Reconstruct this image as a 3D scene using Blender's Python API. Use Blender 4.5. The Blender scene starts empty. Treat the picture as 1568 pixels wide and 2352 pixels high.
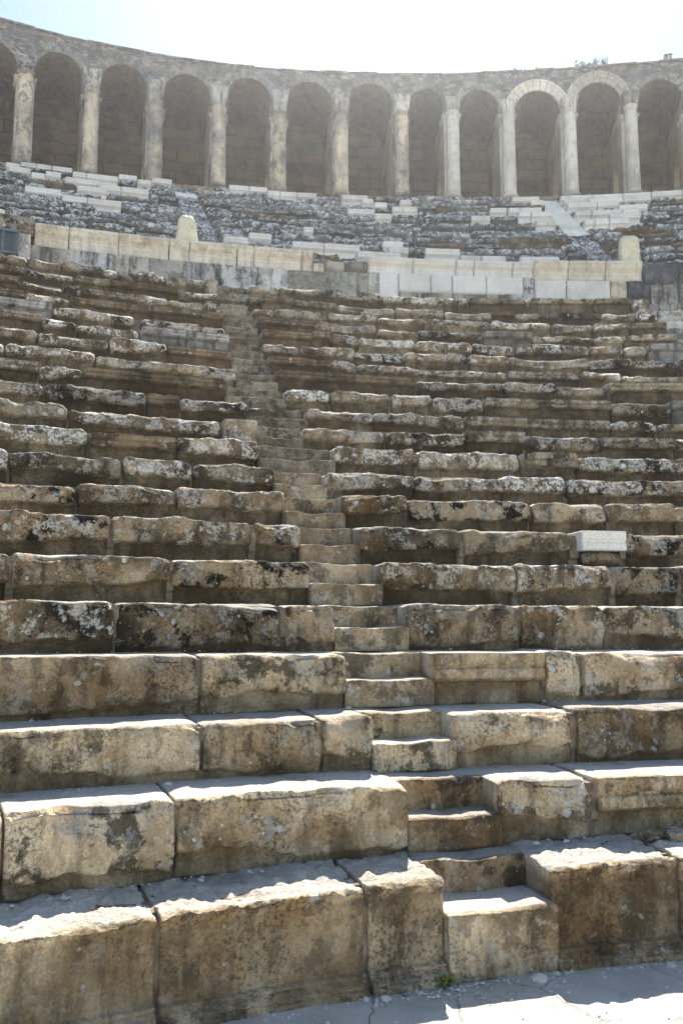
import bpy, math, random
from mathutils import Vector, noise
import numpy as np

# ------------------------------------------------------------------ basics
U = 0.40                     # one seat-row height in metres
F, PIT = 2007.8, 0.1206      # lens in reference pixels, pitch
CX, CY = 13.48, -25.13       # plan centre of the theatre, camera at 0,0 (row units)
HC = 5.135                   # eye height above the orchestra floor (row units)
R0, BETA, EYE = 40.05, 1.455, 3.714
CP, SP = math.cos(PIT), math.sin(PIT)
scene = bpy.context.scene
COL = scene.collection
rnd = random.Random(7)

def px_of(R, th, z):
    X = CX + R*math.sin(th); Y = CY + R*math.cos(th)
    dep = Y*CP + z*SP
    return 784 + F*X/dep, 1176 - F*(z*CP - Y*SP)/dep

def th_at(x, R, z):
    lo, hi = -1.15, 0.45
    for _ in range(40):
        m = (lo+hi)/2
        X = CX + R*math.sin(m); Y = CY + R*math.cos(m)
        dep = Y*CP + z*SP
        if dep < 1: lo = m; continue
        if 784 + F*X/dep < x: lo = m
        else: hi = m
    return (lo+hi)/2

def z_for(y, R, th):
    """height of a point on the cylinder R at plan angle th seen at reference height y"""
    Y = CY + R*math.cos(th)
    t = (1176-y)/F
    return Y*(SP + t*CP)/(CP - t*SP)

def W(R, th, z):
    return ((CX + R*math.sin(th))*U, (CY + R*math.cos(th))*U, (z + HC)*U)

def tag(o, label=None, cat=None, group=None, kind=None):
    if label: o['label'] = label
    if cat: o['category'] = cat
    if group: o['group'] = group
    if kind: o['kind'] = kind
    return o

def link_mesh(name, verts, faces, mat, parent=None, smooth=True, origin=None, flat_from=None, uvs=None, attr=None, autos=None):
    me = bpy.data.meshes.new(name)
    if origin is not None:
        ox, oy, oz = origin
        verts = [(a-ox, b-oy, c-oz) for a, b, c in verts]
    me.from_pydata(verts, [], faces)
    if smooth:
        fl = [True]*len(faces)
        if flat_from is not None:
            for i in range(flat_from, len(faces)): fl[i] = False
        me.polygons.foreach_set('use_smooth', fl)
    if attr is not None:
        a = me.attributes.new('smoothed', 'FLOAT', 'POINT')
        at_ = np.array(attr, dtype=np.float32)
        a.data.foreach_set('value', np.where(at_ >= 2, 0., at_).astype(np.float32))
        a2 = me.attributes.new('trodden_sunlit', 'FLOAT', 'POINT')
        a2.data.foreach_set('value', np.where(at_ >= 2, at_-2, 0.).astype(np.float32))
    if uvs is not None:
        uvl = me.uv_layers.new(name='UVMap')
        li = np.zeros(len(me.loops), dtype=np.int32); me.loops.foreach_get('vertex_index', li)
        arr = np.array(uvs, dtype=np.float32)[li]
        uvl.data.foreach_set('uv', arr.ravel())
    me.materials.append(mat)
    o = bpy.data.objects.new(name, me)
    COL.objects.link(o)
    if origin is not None: o.location = origin
    if parent is not None:
        o.parent = parent
        if origin is not None: o.location = Vector(origin) - parent.location
        else: o.location = -parent.location
    return o

def empty(name, loc):
    o = bpy.data.objects.new(name, None); COL.objects.link(o)
    o.location = loc; o.empty_display_size = .2
    return o

# ------------------------------------------------------------------ materials
class NT:
    def __init__(s, name):
        s.m = bpy.data.materials.new(name); s.m.use_nodes = True
        s.t = s.m.node_tree; s.b = s.t.nodes['Principled BSDF']
    def n(s, typ, ins=None, **kw):
        nd = s.t.nodes.new('ShaderNode'+typ)
        for k, v in kw.items(): setattr(nd, k, v)
        for k, v in (ins or {}).items():
            if hasattr(v, 'links') or isinstance(v, bpy.types.NodeSocket): s.t.links.new(v, nd.inputs[k])
            else: nd.inputs[k].default_value = v
        return nd
    def noise(s, vec, scale, detail=6, rough=.6, dist=0):
        return s.n('TexNoise', {'Vector': vec, 'Scale': scale, 'Detail': detail, 'Roughness': rough, 'Distortion': dist}).outputs['Fac']
    def ramp(s, fac, stops, interp='LINEAR'):
        r = s.n('ValToRGB', {'Fac': fac}); cr = r.color_ramp; cr.interpolation = interp
        while len(cr.elements) < len(stops): cr.elements.new(.5)
        for e, (p, c) in zip(cr.elements, stops):
            e.position = p
            e.color = (c, c, c, 1) if isinstance(c, (int, float)) else (*c, 1)
        return r.outputs['Color']
    def mix(s, fac, a, b, mode='MIX'):
        nd = s.n('Mix', data_type='RGBA', blend_type=mode)
        for sock, v in ((nd.inputs[0], fac), (nd.inputs[6], a), (nd.inputs[7], b)):
            if isinstance(v, bpy.types.NodeSocket): s.t.links.new(v, sock)
            elif isinstance(v, (int, float)): sock.default_value = v
            else: sock.default_value = (*v, 1)
        return nd.outputs[2]
    def math(s, op, a, b=0., clamp=False):
        nd = s.n('Math', operation=op, use_clamp=clamp)
        for i, v in enumerate((a, b)):
            if isinstance(v, bpy.types.NodeSocket): s.t.links.new(v, nd.inputs[i])
            else: nd.inputs[i].default_value = v
        return nd.outputs[0]
    def scaled(s, vec, sc, off=(0, 0, 0)):
        return s.n('Mapping', {'Vector': vec, 'Scale': sc, 'Location': off}).outputs[0]
    def out(s, col, rough=.9, bumps=(), spec=.25):
        s.t.links.new(col, s.b.inputs['Base Color']) if isinstance(col, bpy.types.NodeSocket) else None
        s.b.inputs['Roughness'].default_value = rough
        s.b.inputs['Specular IOR Level'].default_value = spec
        prev = None
        for h, strg, dist in bumps:
            bn = s.n('Bump', {'Height': h, 'Strength': strg, 'Distance': dist})
            if prev is not None: s.t.links.new(prev, bn.inputs['Normal'])
            prev = bn.outputs[0]
        if prev is not None: s.t.links.new(prev, s.b.inputs['Normal'])
        return s.m

def stone(name, pale, mid, dark, black, white_amt=.5, black_amt=.5, ochre=.3, spot=11., bump=1., lo=1.3, var=.3, streak=.5, spotcol=(.60, .59, .55), tread=(.60, .565, .50), damp_shade=.9, wth=.0):
    t = NT(name)
    P = t.n('NewGeometry').outputs['Position']
    rn = t.n('ObjectInfo').outputs['Random']
    wob = t.n('TexNoise', {'Vector': P, 'Scale': 9., 'Detail': 4., 'Roughness': .6}).outputs['Color']
    Pw = t.n('VectorMath', {0: P, 1: t.n('VectorMath', {0: wob, 1: (.07, .07, .07)}, operation='MULTIPLY').outputs[0]}, operation='ADD').outputs[0]
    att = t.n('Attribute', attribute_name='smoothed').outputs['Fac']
    n1 = t.noise(P, lo, 6, .62)
    n1 = t.math('ADD', n1, t.math('MULTIPLY', t.math('SUBTRACT', rn, .5), var*.4))
    col = t.ramp(n1, [(.34, dark), (.45, mid), (.57, pale), (.75, tuple(min(1, c*1.12) for c in pale))])
    # honey / rust staining
    oc = t.noise(t.scaled(P, (1, 1, 1), (31, 7, 3)), 2.3, 4, .65)
    ocm = t.math('MULTIPLY', t.ramp(oc, [(.5, 0.), (.68, 1.)]), ochre)
    col = t.mix(ocm, col, (.40, .255, .135))
    # run-off streaks
    st = t.noise(t.scaled(Pw, (4.5, 4.5, .8)), 1.6, 4, .6)
    stm = t.math('MULTIPLY', t.ramp(st, [(.50, 0.), (.66, 1.)]), streak)
    col = t.mix(stm, col, black)
    # black lichen, broken up
    b1 = t.noise(Pw, 3.6, 6, .72)
    bm = t.ramp(b1, [(.51, 0.), (.565, 1.)])
    vb = t.math('ADD', .45, t.math('MULTIPLY', t.math('FRACT', t.math('MULTIPLY', rn, 13.7)), .65), clamp=True)
    bm = t.math('MULTIPLY', t.math('MULTIPLY', bm, vb), t.math('SUBTRACT', 1., t.math('MULTIPLY', att, .55)))
    col = t.mix(t.math('MULTIPLY', bm, black_amt), col, black)
    # fine black speckle, denser in some zones
    s1 = t.ramp(t.noise(P, 38., 3, .8), [(.53, 0.), (.57, 1.)])
    s2 = t.ramp(t.noise(t.scaled(P, (1, 1, 1), (9, 2, 6)), 1.7, 3, .65), [(.42, .1), (.60, 1.)])
    col = t.mix(t.math('MULTIPLY', t.math('MULTIPLY', s1, s2), black_amt*.75), col, black)
    # white lichen: flaky patches and round rosettes
    w1 = t.noise(t.scaled(Pw, (1, 1, 1), (5, 19, 11)), 5.2, 5.5, .75)
    wm = t.ramp(w1, [(.555-wth, 0.), (.585-wth, 1.)])
    vw = t.math('ADD', .4, t.math('MULTIPLY', t.math('FRACT', t.math('MULTIPLY', rn, 29.3)), .7), clamp=True)
    wm = t.math('MULTIPLY', t.math('MULTIPLY', wm, vw), t.ramp(t.noise(P, 26. if spot > 4 else 12., 3, .75), [(.42, .12), (.52, 1.)]))
    inv = t.math('SUBTRACT', 1., att)
    col = t.mix(t.math('MULTIPLY', t.math('MULTIPLY', wm, white_amt), inv), col, spotcol)
    for sc, rad in ((spot, .30), (spot*2.3, .26)):
        v = t.n('TexVoronoi', {'Vector': Pw, 'Scale': sc, 'Randomness': 1.})
        sep = t.n('SeparateColor', {'Color': v.outputs['Color']})
        r_ = t.math('MULTIPLY', t.math('POWER', sep.outputs[0], 2.5), rad)
        m_ = t.math('MULTIPLY', t.math('SUBTRACT', r_, v.outputs['Distance']), 22., clamp=True)
        cl = t.ramp(t.noise(t.scaled(P, (1, 1, 1), (sc, 3, 1)), 1.9, 3, .5), [(.44, 0.), (.56, 1.)])
        m_ = t.math('MULTIPLY', t.math('MULTIPLY', m_, cl), min(1., white_amt*1.5))
        m_ = t.math('MULTIPLY', m_, t.math('SUBTRACT', 1., t.math('MULTIPLY', att, .7)))
        col = t.mix(m_, col, tuple(min(1, c*1.1) for c in spotcol))
    # algae stain plus undercut shade painted into lower faces where no lichen grows
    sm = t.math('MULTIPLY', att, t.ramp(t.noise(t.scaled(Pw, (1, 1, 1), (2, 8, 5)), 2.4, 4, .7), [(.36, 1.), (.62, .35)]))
    col = t.mix(t.math('MULTIPLY', sm, damp_shade), col, tuple(d_*.30+b_*.30 for d_, b_ in zip(dark, (.15, .105, .05))))
    # upper faces paler: bleached, dusty wear plus sunlit brightness painted in
    tr = t.n('Attribute', attribute_name='trodden_sunlit').outputs['Fac']
    trm = t.math('MULTIPLY', tr, t.ramp(t.noise(Pw, 2.2, 4, .7), [(.36, .55), (.55, .95)]))
    col = t.mix(trm, col, tread)
    # pits
    pv = t.n('TexVoronoi', {'Vector': Pw, 'Scale': spot*3.1})
    pits = t.ramp(pv.outputs['Distance'], [(.06, 1.), (.16, 0.)])
    pits = t.math('MULTIPLY', pits, t.ramp(t.noise(P, 2.7, 4, .6), [(.52, 0.), (.6, 1.)]))
    col = t.mix(t.math('MULTIPLY', pits, .6), col, black)
    # grain and per-block tone
    g = t.noise(P, 55., 3, .7)
    col = t.mix(1., col, t.ramp(g, [(.3, .72), (.7, 1.18)]), 'MULTIPLY')
    hsv = t.n('HueSaturation', {'Saturation': 1.0 if name.split('_')[0] in ('blue', 'pale', 'cream', 'black', 'streaked', 'soot') and name != 'cream_limestone' else 1.12, 'Value': t.math('ADD', 1.-var/2, t.math('MULTIPLY', t.math('FRACT', t.math('MULTIPLY', rn, 7.31)), var)), 'Color': col}).outputs[0]
    h1 = t.noise(P, 11., 6, .72)
    return t.out(hsv, .92, ((h1, min(1., .85*bump), .062),), .2)

M = {}
# foreground rows: cream and honey limestone
M['front'] = stone('cream_limestone', (.80, .66, .47), (.50, .385, .25), (.20, .14, .085), (.030, .023, .015), .75, .82, .7, 9., 1.2, 1.1, .4, .6)
M['low'] = stone('weathered_limestone', (.54, .43, .30), (.29, .22, .14), (.105, .076, .045), (.020, .016, .010), .95, 1.0, .45, 10., 1.3, 1.4, .45, .65, (.64, .61, .54), wth=.02)
M['mid'] = stone('lichened_limestone', (.52, .43, .31), (.255, .20, .137), (.085, .064, .040), (.022, .017, .012), 1., .92, .32, 6.5, 1.4, 1.5, .5, .6, (.80, .77, .70), wth=.06)
M['brown'] = stone('brown_moulded_limestone', (.36, .28, .195), (.21, .157, .105), (.10, .073, .047), (.028, .021, .015), .75, .8, .25, 8., .9, 1.6, .3, .5)
M['high'] = stone('blue_grey_limestone', (.38, .375, .37), (.15, .154, .165), (.075, .078, .086), (.022, .024, .028), 1., .9, .08, 2.6, 1.5, .9, .5, .3, (.85, .86, .87), wth=.07)
M['step'] = stone('worn_step_stone', (.58, .47, .33), (.38, .295, .195), (.20, .15, .095), (.045, .038, .028), .5, .7, .2, 12., .7, 1.5, .25, .35)
M['step_shade'] = stone('dark_step_stone', (.42, .355, .265), (.27, .22, .155), (.14, .11, .075), (.024, .020, .015), .35, .7, .2, 8., .9, 1.5, .3, .45, wth=.02)  # step stone darkened to paint in the shade of the upper risers
M['marble'] = stone('pale_marble', (.88, .86, .81), (.82, .79, .74), (.68, .65, .60), (.30, .27, .23), .05, .10, .10, 14., .15, .8, .08, .12, damp_shade=0.)
M['cream'] = stone('cream_marble', (.86, .80, .68), (.79, .72, .59), (.66, .57, .43), (.14, .11, .085), .05, .35, .25, 14., .3, .9, .12, .35, damp_shade=0.)
M['stained'] = stone('black_streaked_marble', (.60, .59, .57), (.42, .41, .40), (.22, .21, .20), (.045, .045, .045), .10, .8, .05, 10., .35, 1.3, .4, .9)
M['wallgrey'] = stone('streaked_wall_stone', (.64, .60, .53), (.44, .41, .36), (.21, .20, .185), (.07, .068, .066), .25, .55, .12, 7., .7, .9, .5, .85)
M['column'] = stone('patched_column_stone', (.74, .63, .48), (.48, .42, .34), (.22, .215, .215), (.085, .09, .10), .15, .6, .35, 5., .8, .8, .45, .4, damp_shade=0.)
M['colwhite'] = stone('pale_column_stone', (.74, .69, .60), (.64, .59, .51), (.48, .44, .38), (.17, .16, .15), .05, .25, .22, 6., .4, .7, .2, .25, damp_shade=0.)
M['blackstone'] = stone('soot_black_stone', (.14, .14, .145), (.075, .075, .08), (.04, .04, .043), (.02, .02, .022), .2, .5, .05, 8., .6, 1.2, .3, .5)  # near-black stone for the passage lining and right-end wall pieces

def bedding_mat():
    t = NT('mortar_bedding'); P = t.n('NewGeometry').outputs['Position']
    c = t.ramp(t.noise(P, 6., 8, .65), [(.3, (.13, .098, .066)), (.52, (.26, .205, .145)), (.70, (.38, .31, .23))])
    return t.out(c, .95, ((t.noise(P, 18., 8, .7), .8, .03),), .1)
M['bed'] = bedding_mat()

def floor_mat():
    t = NT('orchestra_paving_stone'); P = t.n('NewGeometry').outputs['Position']
    wob = t.n('TexNoise', {'Vector': P, 'Scale': 1.7, 'Detail': 6., 'Roughness': .6}).outputs['Color']
    Pw = t.n('VectorMath', {0: P, 1: t.n('VectorMath', {0: wob, 1: (.35, .35, 0)}, operation='MULTIPLY').outputs[0]}, operation='ADD').outputs[0]
    ve = t.n('TexVoronoi', {'Vector': t.scaled(Pw, (1.0, 1.25, .001)), 'Scale': 1.15}, feature='DISTANCE_TO_EDGE').outputs['Distance']
    crack = t.ramp(ve, [(.0, 1.), (.007, 0.)])
    vf = t.n('TexVoronoi', {'Vector': t.scaled(Pw, (1, 1.1, .001)), 'Scale': 9.}, feature='DISTANCE_TO_EDGE').outputs['Distance']
    fine = t.math('MULTIPLY', t.ramp(vf, [(.0, 1.), (.02, 0.)]), t.ramp(t.noise(P, 1.1, 4, .6), [(.52, 0.), (.62, .5)]))
    c = t.ramp(t.noise(P, 1.9, 9, .65), [(.3, (.38, .345, .285)), (.5, (.50, .46, .385)), (.7, (.60, .555, .475))])
    c = t.mix(t.math('MULTIPLY', t.ramp(t.noise(Pw, 6., 9, .75), [(.55, 0.), (.63, 1.)]), .4), c, (.26, .25, .23))
    c = t.mix(t.math('MULTIPLY', t.math('MULTIPLY', crack, .75), t.ramp(t.noise(P, 2.1, 5, .7), [(.42, 0.), (.58, 1.)])), c, (.10, .088, .07))
    c = t.mix(fine, c, (.16, .14, .12))
    hgt = t.math('SUBTRACT', 1., t.math('MAXIMUM', crack, fine))
    return t.out(c, .85, ((t.noise(P, 5., 8, .65), .35, .04), (t.noise(P, 45., 6, .7), .4, .01), (hgt, .7, .02)), .2)
M['floor'] = floor_mat()

def masonry_mat(name, cols, mortar, su, sv, bumpd=.05, dark=.3):
    """rubble courses laid out in the wall's own UV (metres along the wall, metres up)"""
    t = NT(name)
    uv = t.n('UVMap', uv_map='UVMap').outputs[0]
    P = t.n('NewGeometry').outputs['Position']
    wob = t.n('TexNoise', {'Vector': uv, 'Scale': 2.3, 'Detail': 4.}).outputs['Color']
    uw = t.n('VectorMath', {0: uv, 1: t.n('VectorMath', {0: wob, 1: (.16, .10, 0)}, operation='MULTIPLY').outputs[0]}, operation='ADD').outputs[0]
    q = t.scaled(uw, (su, sv, 1))
    v = t.n('TexVoronoi', {'Vector': q, 'Scale': 1., 'Randomness': .75})
    e = t.n('TexVoronoi', {'Vector': q, 'Scale': 1., 'Randomness': .75}, feature='DISTANCE_TO_EDGE').outputs['Distance']
    sep = t.n('SeparateColor', {'Color': v.outputs['Color']}).outputs[0]
    c = t.ramp(sep, [(i/(len(cols)-1), cc) for i, cc in enumerate(cols)])
    c = t.mix(t.ramp(t.noise(P, .7, 6, .6), [(.35, 0.), (.7, .5)]), c, cols[-1])
    c = t.mix(t.math('MULTIPLY', t.ramp(t.noise(P, 3., 8, .7), [(.5, 0.), (.62, 1.)]), dark), c, tuple(x*.35 for x in cols[0]))
    joint = t.ramp(e, [(.02, 1.), (.09, 0.)])
    c = t.mix(t.math('MULTIPLY', joint, .75), c, mortar)
    g = t.noise(P, 14., 6, .7)
    c = t.mix(1., c, t.ramp(g, [(.3, .75), (.7, 1.2)]), 'MULTIPLY')
    return t.out(c, .93, ((t.ramp(e, [(0., 0.), (.16, 1.)]), .8, bumpd), (g, .5, .03)), .15)
M['rubble'] = masonry_mat('rubble_arcade_masonry', [(.13, .137, .15), (.25, .24, .22), (.46, .41, .34), (.30, .235, .18), (.17, .185, .205)], (.17, .155, .135), 3.4, 7.5, .04, .6)
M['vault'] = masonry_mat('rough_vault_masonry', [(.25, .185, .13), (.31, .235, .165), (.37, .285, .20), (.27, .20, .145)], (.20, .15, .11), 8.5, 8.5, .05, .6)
def ashlar_mat():
    t = NT('ashlar_gallery_wall'); P = t.n('NewGeometry').outputs['Position']
    uv = t.n('UVMap', uv_map='UVMap').outputs[0]
    wob = t.n('TexNoise', {'Vector': uv, 'Scale': 1.6, 'Detail': 6.}).outputs['Color']
    uw = t.n('VectorMath', {0: uv, 1: t.n('VectorMath', {0: wob, 1: (.34, .26, 0)}, operation='MULTIPLY').outputs[0]}, operation='ADD').outputs[0]
    b = t.n('TexBrick', {'Vector': uw, 'Scale': 1., 'Mortar Size': .022, 'Mortar Smooth': .5, 'Bias': 0., 'Brick Width': .85, 'Row Height': .46,
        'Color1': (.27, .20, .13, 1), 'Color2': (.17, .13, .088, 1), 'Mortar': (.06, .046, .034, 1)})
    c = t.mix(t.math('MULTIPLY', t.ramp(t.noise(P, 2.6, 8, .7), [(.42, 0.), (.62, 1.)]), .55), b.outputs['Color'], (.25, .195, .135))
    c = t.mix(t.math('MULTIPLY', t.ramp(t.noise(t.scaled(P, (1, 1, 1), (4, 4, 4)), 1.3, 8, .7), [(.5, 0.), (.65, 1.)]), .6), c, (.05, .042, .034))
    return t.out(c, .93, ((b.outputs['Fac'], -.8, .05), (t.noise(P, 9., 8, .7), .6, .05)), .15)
M['backwall'] = ashlar_mat()
M['voussoir'] = stone('rubble_voussoir_stone', (.34, .32, .29), (.24, .23, .22), (.14, .14, .145), (.06, .06, .065), .5, .7, .2, 5., .8, 2.2, .3, .3, damp_shade=0.)

M['pierside'] = stone('smooth_pier_stone', (.70, .60, .47), (.58, .49, .37), (.40, .33, .25), (.15, .12, .09), .1, .35, .25, 5., .5, .9, .1, .3, damp_shade=0.)
def plain(name, c, rough=.7, bump=None, spec=.3, metal=0., var=.15, sc=4.):
    t = NT(name); P = t.n('NewGeometry').outputs['Position']
    col = t.ramp(t.noise(P, sc, 6, .6), [(.3, tuple(x*(1-var) for x in c)), (.7, tuple(min(1, x*(1+var)) for x in c))])
    t.b.inputs['Metallic'].default_value = metal
    return t.out(col, rough, (((t.noise(P, bump[0], 5, .6), bump[1], bump[2]),) if bump else ()), spec)
M['wrap'] = plain('yellow_sheeting', (.76, .70, .50), .5, (3.2, 1., .22), .4, 0, .16, 3.)
M['rail'] = plain('painted_steel', (.16, .19, .23), .5, None, .5, .3)
M['grass'] = plain('dry_green_leaves', (.16, .21, .055), .7, None, .2, 0, .45, 14.)
M['twig'] = plain('thin_brown_stem', (.10, .085, .05), .8)
M['pebble'] = plain('white_stone_chip', (.62, .59, .54), .85, (30., .6, .01), .2, 0, .2, 20.)
M['pebbled'] = plain('tan_stone_chip', (.34, .28, .20), .9, (30., .6, .01), .2, 0, .3, 20.)

# ------------------------------------------------------------------ block builder
def nz(x, y, z): return noise.noise((x, y, z))          # about -1..1
def fbm(x, y, z, o=3): return noise.fractal((x, y, z), 1.0, 2.0, o)

# crisp moulded nosing, (inward protrusion, height from top) of a seat of height 1
MOULD2 = [(0, 0), (0, -.03), (0, -.24), (-.045, -.255), (-.045, -.30), (-.005, -.315), (0, -.50), (-.05, -.53), (-.09, -.56), (-.17, -.60), (-.18, -.64), (-.16, -1.0)]
MOULD = [(-.09, 0.0), (-.045, -.008), (-.015, -.03), (.0, -.07), (.0, -.20), (-.012, -.225), (-.035, -.235), (-.035, -.27), (-.012, -.285), (-.012, -.40), (-.035, -.425), (-.06, -.45), (-.10, -.49), (-.15, -.53), (-.17, -.58), (-.17, -1.0)]
CORN = [(0.06, 0.0), (.06, -.13), (.0, -.15), (-.01, -.24), (-.05, -.32), (-.14, -.42), (-.20, -.45), (-.20, -.52), (-.26, -.54), (-.26, -.60), (-.22, -.62), (-.22, -.68), (-.26, -.70), (-.22, -.73), (-.20, -1.)]
def resample(pl, n):
    d = [0.]
    for a, b in zip(pl, pl[1:]): d.append(d[-1]+math.hypot(b[0]-a[0], b[1]-a[1]))
    out = []
    # keep the corners of the profile: points between every pair
    for i in range(len(pl)-1):
        k = max(1, round((d[i+1]-d[i])/d[-1]*n))
        for j in range(k):
            f = j/k; out.append((pl[i][0]+(pl[i+1][0]-pl[i][0])*f, pl[i][1]+(pl[i+1][1]-pl[i][1])*f))
    out.append(pl[-1]); return out

def block_geo(R, th0, th1, zb, zt0, zt1, depth, style, sp, seed, wear=.04, rough=1., gap=.02, chips=2, vis=1.):
    """verts, faces, attribute and first cap face of a curved seat block.
    style: worn | mould | plain | podium | cornice | step"""
    rr = random.Random(seed)
    so = rr.uniform(0, 500)
    L = (th1-th0)*R - 2*gap
    th0 = th0 + gap/R
    nu = max(4, int(L/sp))
    H0 = (zt0+zt1)/2 - zb
    nf = max(5, int(H0/sp*(1.35 if style == 'podium' else 1)))                   # points up the front
    nt = max(3, min(int(depth/(sp*1.6)), 26))
    wavy_end = rr.uniform(.5, 1.3)
    cuts = []
    if style in ('worn', 'podium'):
        for _ in range(rr.randint(chips, chips+4)):
            c0 = rr.choice([rr.uniform(0, L), rr.uniform(0, L), 0, L])
            n = Vector((rr.uniform(-.75, .75), 1, rr.uniform(.15, 1.5))).normalized()
            cuts.append((c0, rr.uniform(.02, .13)*min(1.3, H0), n, rr.uniform(.12, .7)))
        if rr.random() < .45:     # a spall off the lower face
            n = Vector((rr.uniform(-.3, .3), 1, -rr.uniform(.3, 1.))).normalized()
            cuts.append((rr.uniform(0, L), rr.uniform(.08, .14), n, rr.uniform(.1, .4)))
    if style == 'step':
        for _ in range(3):
            n = Vector((rr.uniform(-.5, .5), 1, rr.uniform(.4, 1.6))).normalized()
            cuts.append((rr.choice([0, L, rr.uniform(0, L)]), rr.uniform(.015, .07), n, rr.uniform(.3, 1.4)))
    recess_d = rr.uniform(.07, .15) if sp < .045 else rr.uniform(.22, .31)
    scoops = [(rr.uniform(-.2, L+.2), rr.uniform(.30, 1.05)*H0, rr.uniform(.06, .2), rr.uniform(.25, 1.6), rr.uniform(.6, 2.4)) for _ in range(int(2+L*.9))]
    brk = [rr.uniform(-1, 1) for _ in range(40)]; bl = rr.uniform(.35, .8)
    def brkline(s):
        q = s/bl; i0 = int(q); q -= i0
        return brk[i0 % 40]*(1-q)+brk[(i0+1) % 40]*q
    hb0 = min(.66, max(.28, 1-.66*vis))*(rr.uniform(.88, 1.08) if sp > .045 else rr.uniform(.25, .95)); slope = rr.uniform(-.09, .09)
    rough_amp = rr.uniform(.7, 1.3)*rough
    verts = []; at = []
    if style == 'mould':
        hsq = min(1., .66*vis/.58) if sp > .045 else 1.
        prof = [(d*(1.75 if sp > .05 else 1.35), h*hsq if h > -.99 else h) for d, h in resample(MOULD2 if chips == 9 else MOULD, nf)]
    elif style == 'cornice': prof = resample(CORN, nf)
    ring = None
    for i in range(nu+1):
        s = L*i/nu; f = i/nu
        zt = zt0 + (zt1-zt0)*f
        H = zt - zb
        e = min(s, L-s)
        te = max(0., 1 - e/(.16*wavy_end)) if style in ('worn', 'podium') else max(0., 1 - e/.04)
        endk = te*te
        th = th0 + s/R
        col = []
        if style in ('mould', 'cornice'):
            wr = .012*rough
            for (d, h) in reversed(prof):
                hh = H + h*(H if style == 'cornice' else 1.0)
                if style == 'mould' and h == -1.0: hh = 0.
                if hh < 0: hh = 0.
                col.append([d, hh, 1.])
            nrm = None
            top = [(-.03 - (depth-.03)*(j/nt), H) for j in range(nt+1)]
            for d, h in top: col.append([d, h, 0. if d > -.12 else 2.9])
            r = .02
            for q in col:
                d, h, fr = q
                a = fbm(s*3+so, h*5, d*5, 3)*wr
                if h > H-.25 and fr > .5 and rr.random() < .02: a -= .015
                big = max(0., nz(s*.9+so, 7.7, h*1.5)-.42)*.25*rough
                q[0] = d + a - big - .03*endk
                q[1] = h + (a*.5 - .02*endk if h > .05 else 0) - (big*.3 if h > .6*H else 0)
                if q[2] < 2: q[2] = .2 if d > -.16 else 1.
        else:
            wtop = wear*(.4 + 1.3*(.5+.5*nz(s*.85+so, 3.1, 0)) + .5*nz(s*2.6+so, 9.1, 0))
            Ht = H + wear*.6 - wtop - endk*(wear*1.3)*wavy_end
            r = {'worn': .055 + wear*.75, 'podium': .05, 'plain': .02, 'step': .035}[style]
            if style in ('worn', 'podium'): r *= (1 + .7*nz(s*1.1+so, 5.5, 0)) + .6*te
            r = min(max(.012, r), .45*Ht)
            if style == 'podium': hb = 0
            else: hb = (hb0 + slope*(f-.5)*2 + (.03 if sp > .045 else .08)*brkline(s) + (.06 if sp > .045 else .10)*nz(s*.5+so, 1.7, 0) + .035*nz(s*4+so, 2.2, 0))*H
            for j in range(nf+1):                                   # front, upwards
                h = (Ht-r)*j/nf
                if style == 'podium': h = (Ht-r)*(j/nf)**1.0 if j > nf*.42 else (Ht-r)*.24*(j/(nf*.42)) if j <= nf*.42 else h
                if style == 'podium' and j > nf*.42: h = (Ht-r)*(.24+.76*(j/nf-.42)/.58)
                d = 0.; a = 0.
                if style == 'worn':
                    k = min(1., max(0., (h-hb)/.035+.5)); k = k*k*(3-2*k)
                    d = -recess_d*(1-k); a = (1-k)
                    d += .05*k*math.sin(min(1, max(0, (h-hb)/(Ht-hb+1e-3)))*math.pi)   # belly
                elif style == 'podium':
                    g = h/H
                    pts = ((0, .13), (.078, .13), (.083, .08), (.098, .075), (.103, .10), (.122, .095), (.155, -.03), (.170, -.045), (.175, -.005), (.198, -.01), (.206, -.125), (.86, -.11), (.93, -.03), (1, .0))
                    for (g0, d0), (g1, d1) in zip(pts, pts[1:]):
                        if g0 <= g <= g1: d = d0+(d1-d0)*(g-g0)/(g1-g0); break
                    # the plinth moulding has broken away in places
                    br = max(0., nz(s*.7+so, 4.4, 0)-.38)*1.4
                    if g < .205: d -= min(d+.12, br*.25)
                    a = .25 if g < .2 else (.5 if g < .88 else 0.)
                col.append([d, h, a])
            for j in range(1, 5):                                    # rounded arris
                an = j/4*math.pi/2
                col.append([-r+r*math.cos(an), Ht-r+r*math.sin(an), 0.])
            for j in range(1, nt+1):
                x = j/nt
                col.append([-r-(depth-r)*x, Ht + (H+.0-Ht)*min(1, x*1.5)*.6, 2.2 if x*(depth-r) < .1 else 2.95])
            for qi, q in enumerate(col):
                d, h, a = q
                fr = 1. if qi <= nf+4 else max(.0, 1-(-d)/.35)*.6
                k = rough_amp*(1-.72*(a if a < 2 else 0))
                y = h*1.0
                dd = .055*fbm(s*1.15+so, y*1.7, d*1.7+so, 2)*k + .030*fbm(s*4.3, y*5+so, d*5, 3)*k
                if sp < .07: dd += .011*fbm(s*15+so, y*15, d*15, 2)*k
                rid = abs(nz(s*2.1+so, y*2.6, d*2+9)); dd -= .035*max(0, .25-rid)*4*k*.5
                if style == 'worn' and a < .5 and h > .1:
                    dd -= min(.15 if sp > .05 else .2, max([0.]+[dp-q1*(s-c1)**2-q2*(h-c2)**2 for c1, c2, dp, q1, q2 in scoops]))*(.55 if sp > .05 else 1.)
                    if sp > .045: dd -= .035*math.exp(-((h-.74*H)/.035)**2)
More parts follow.
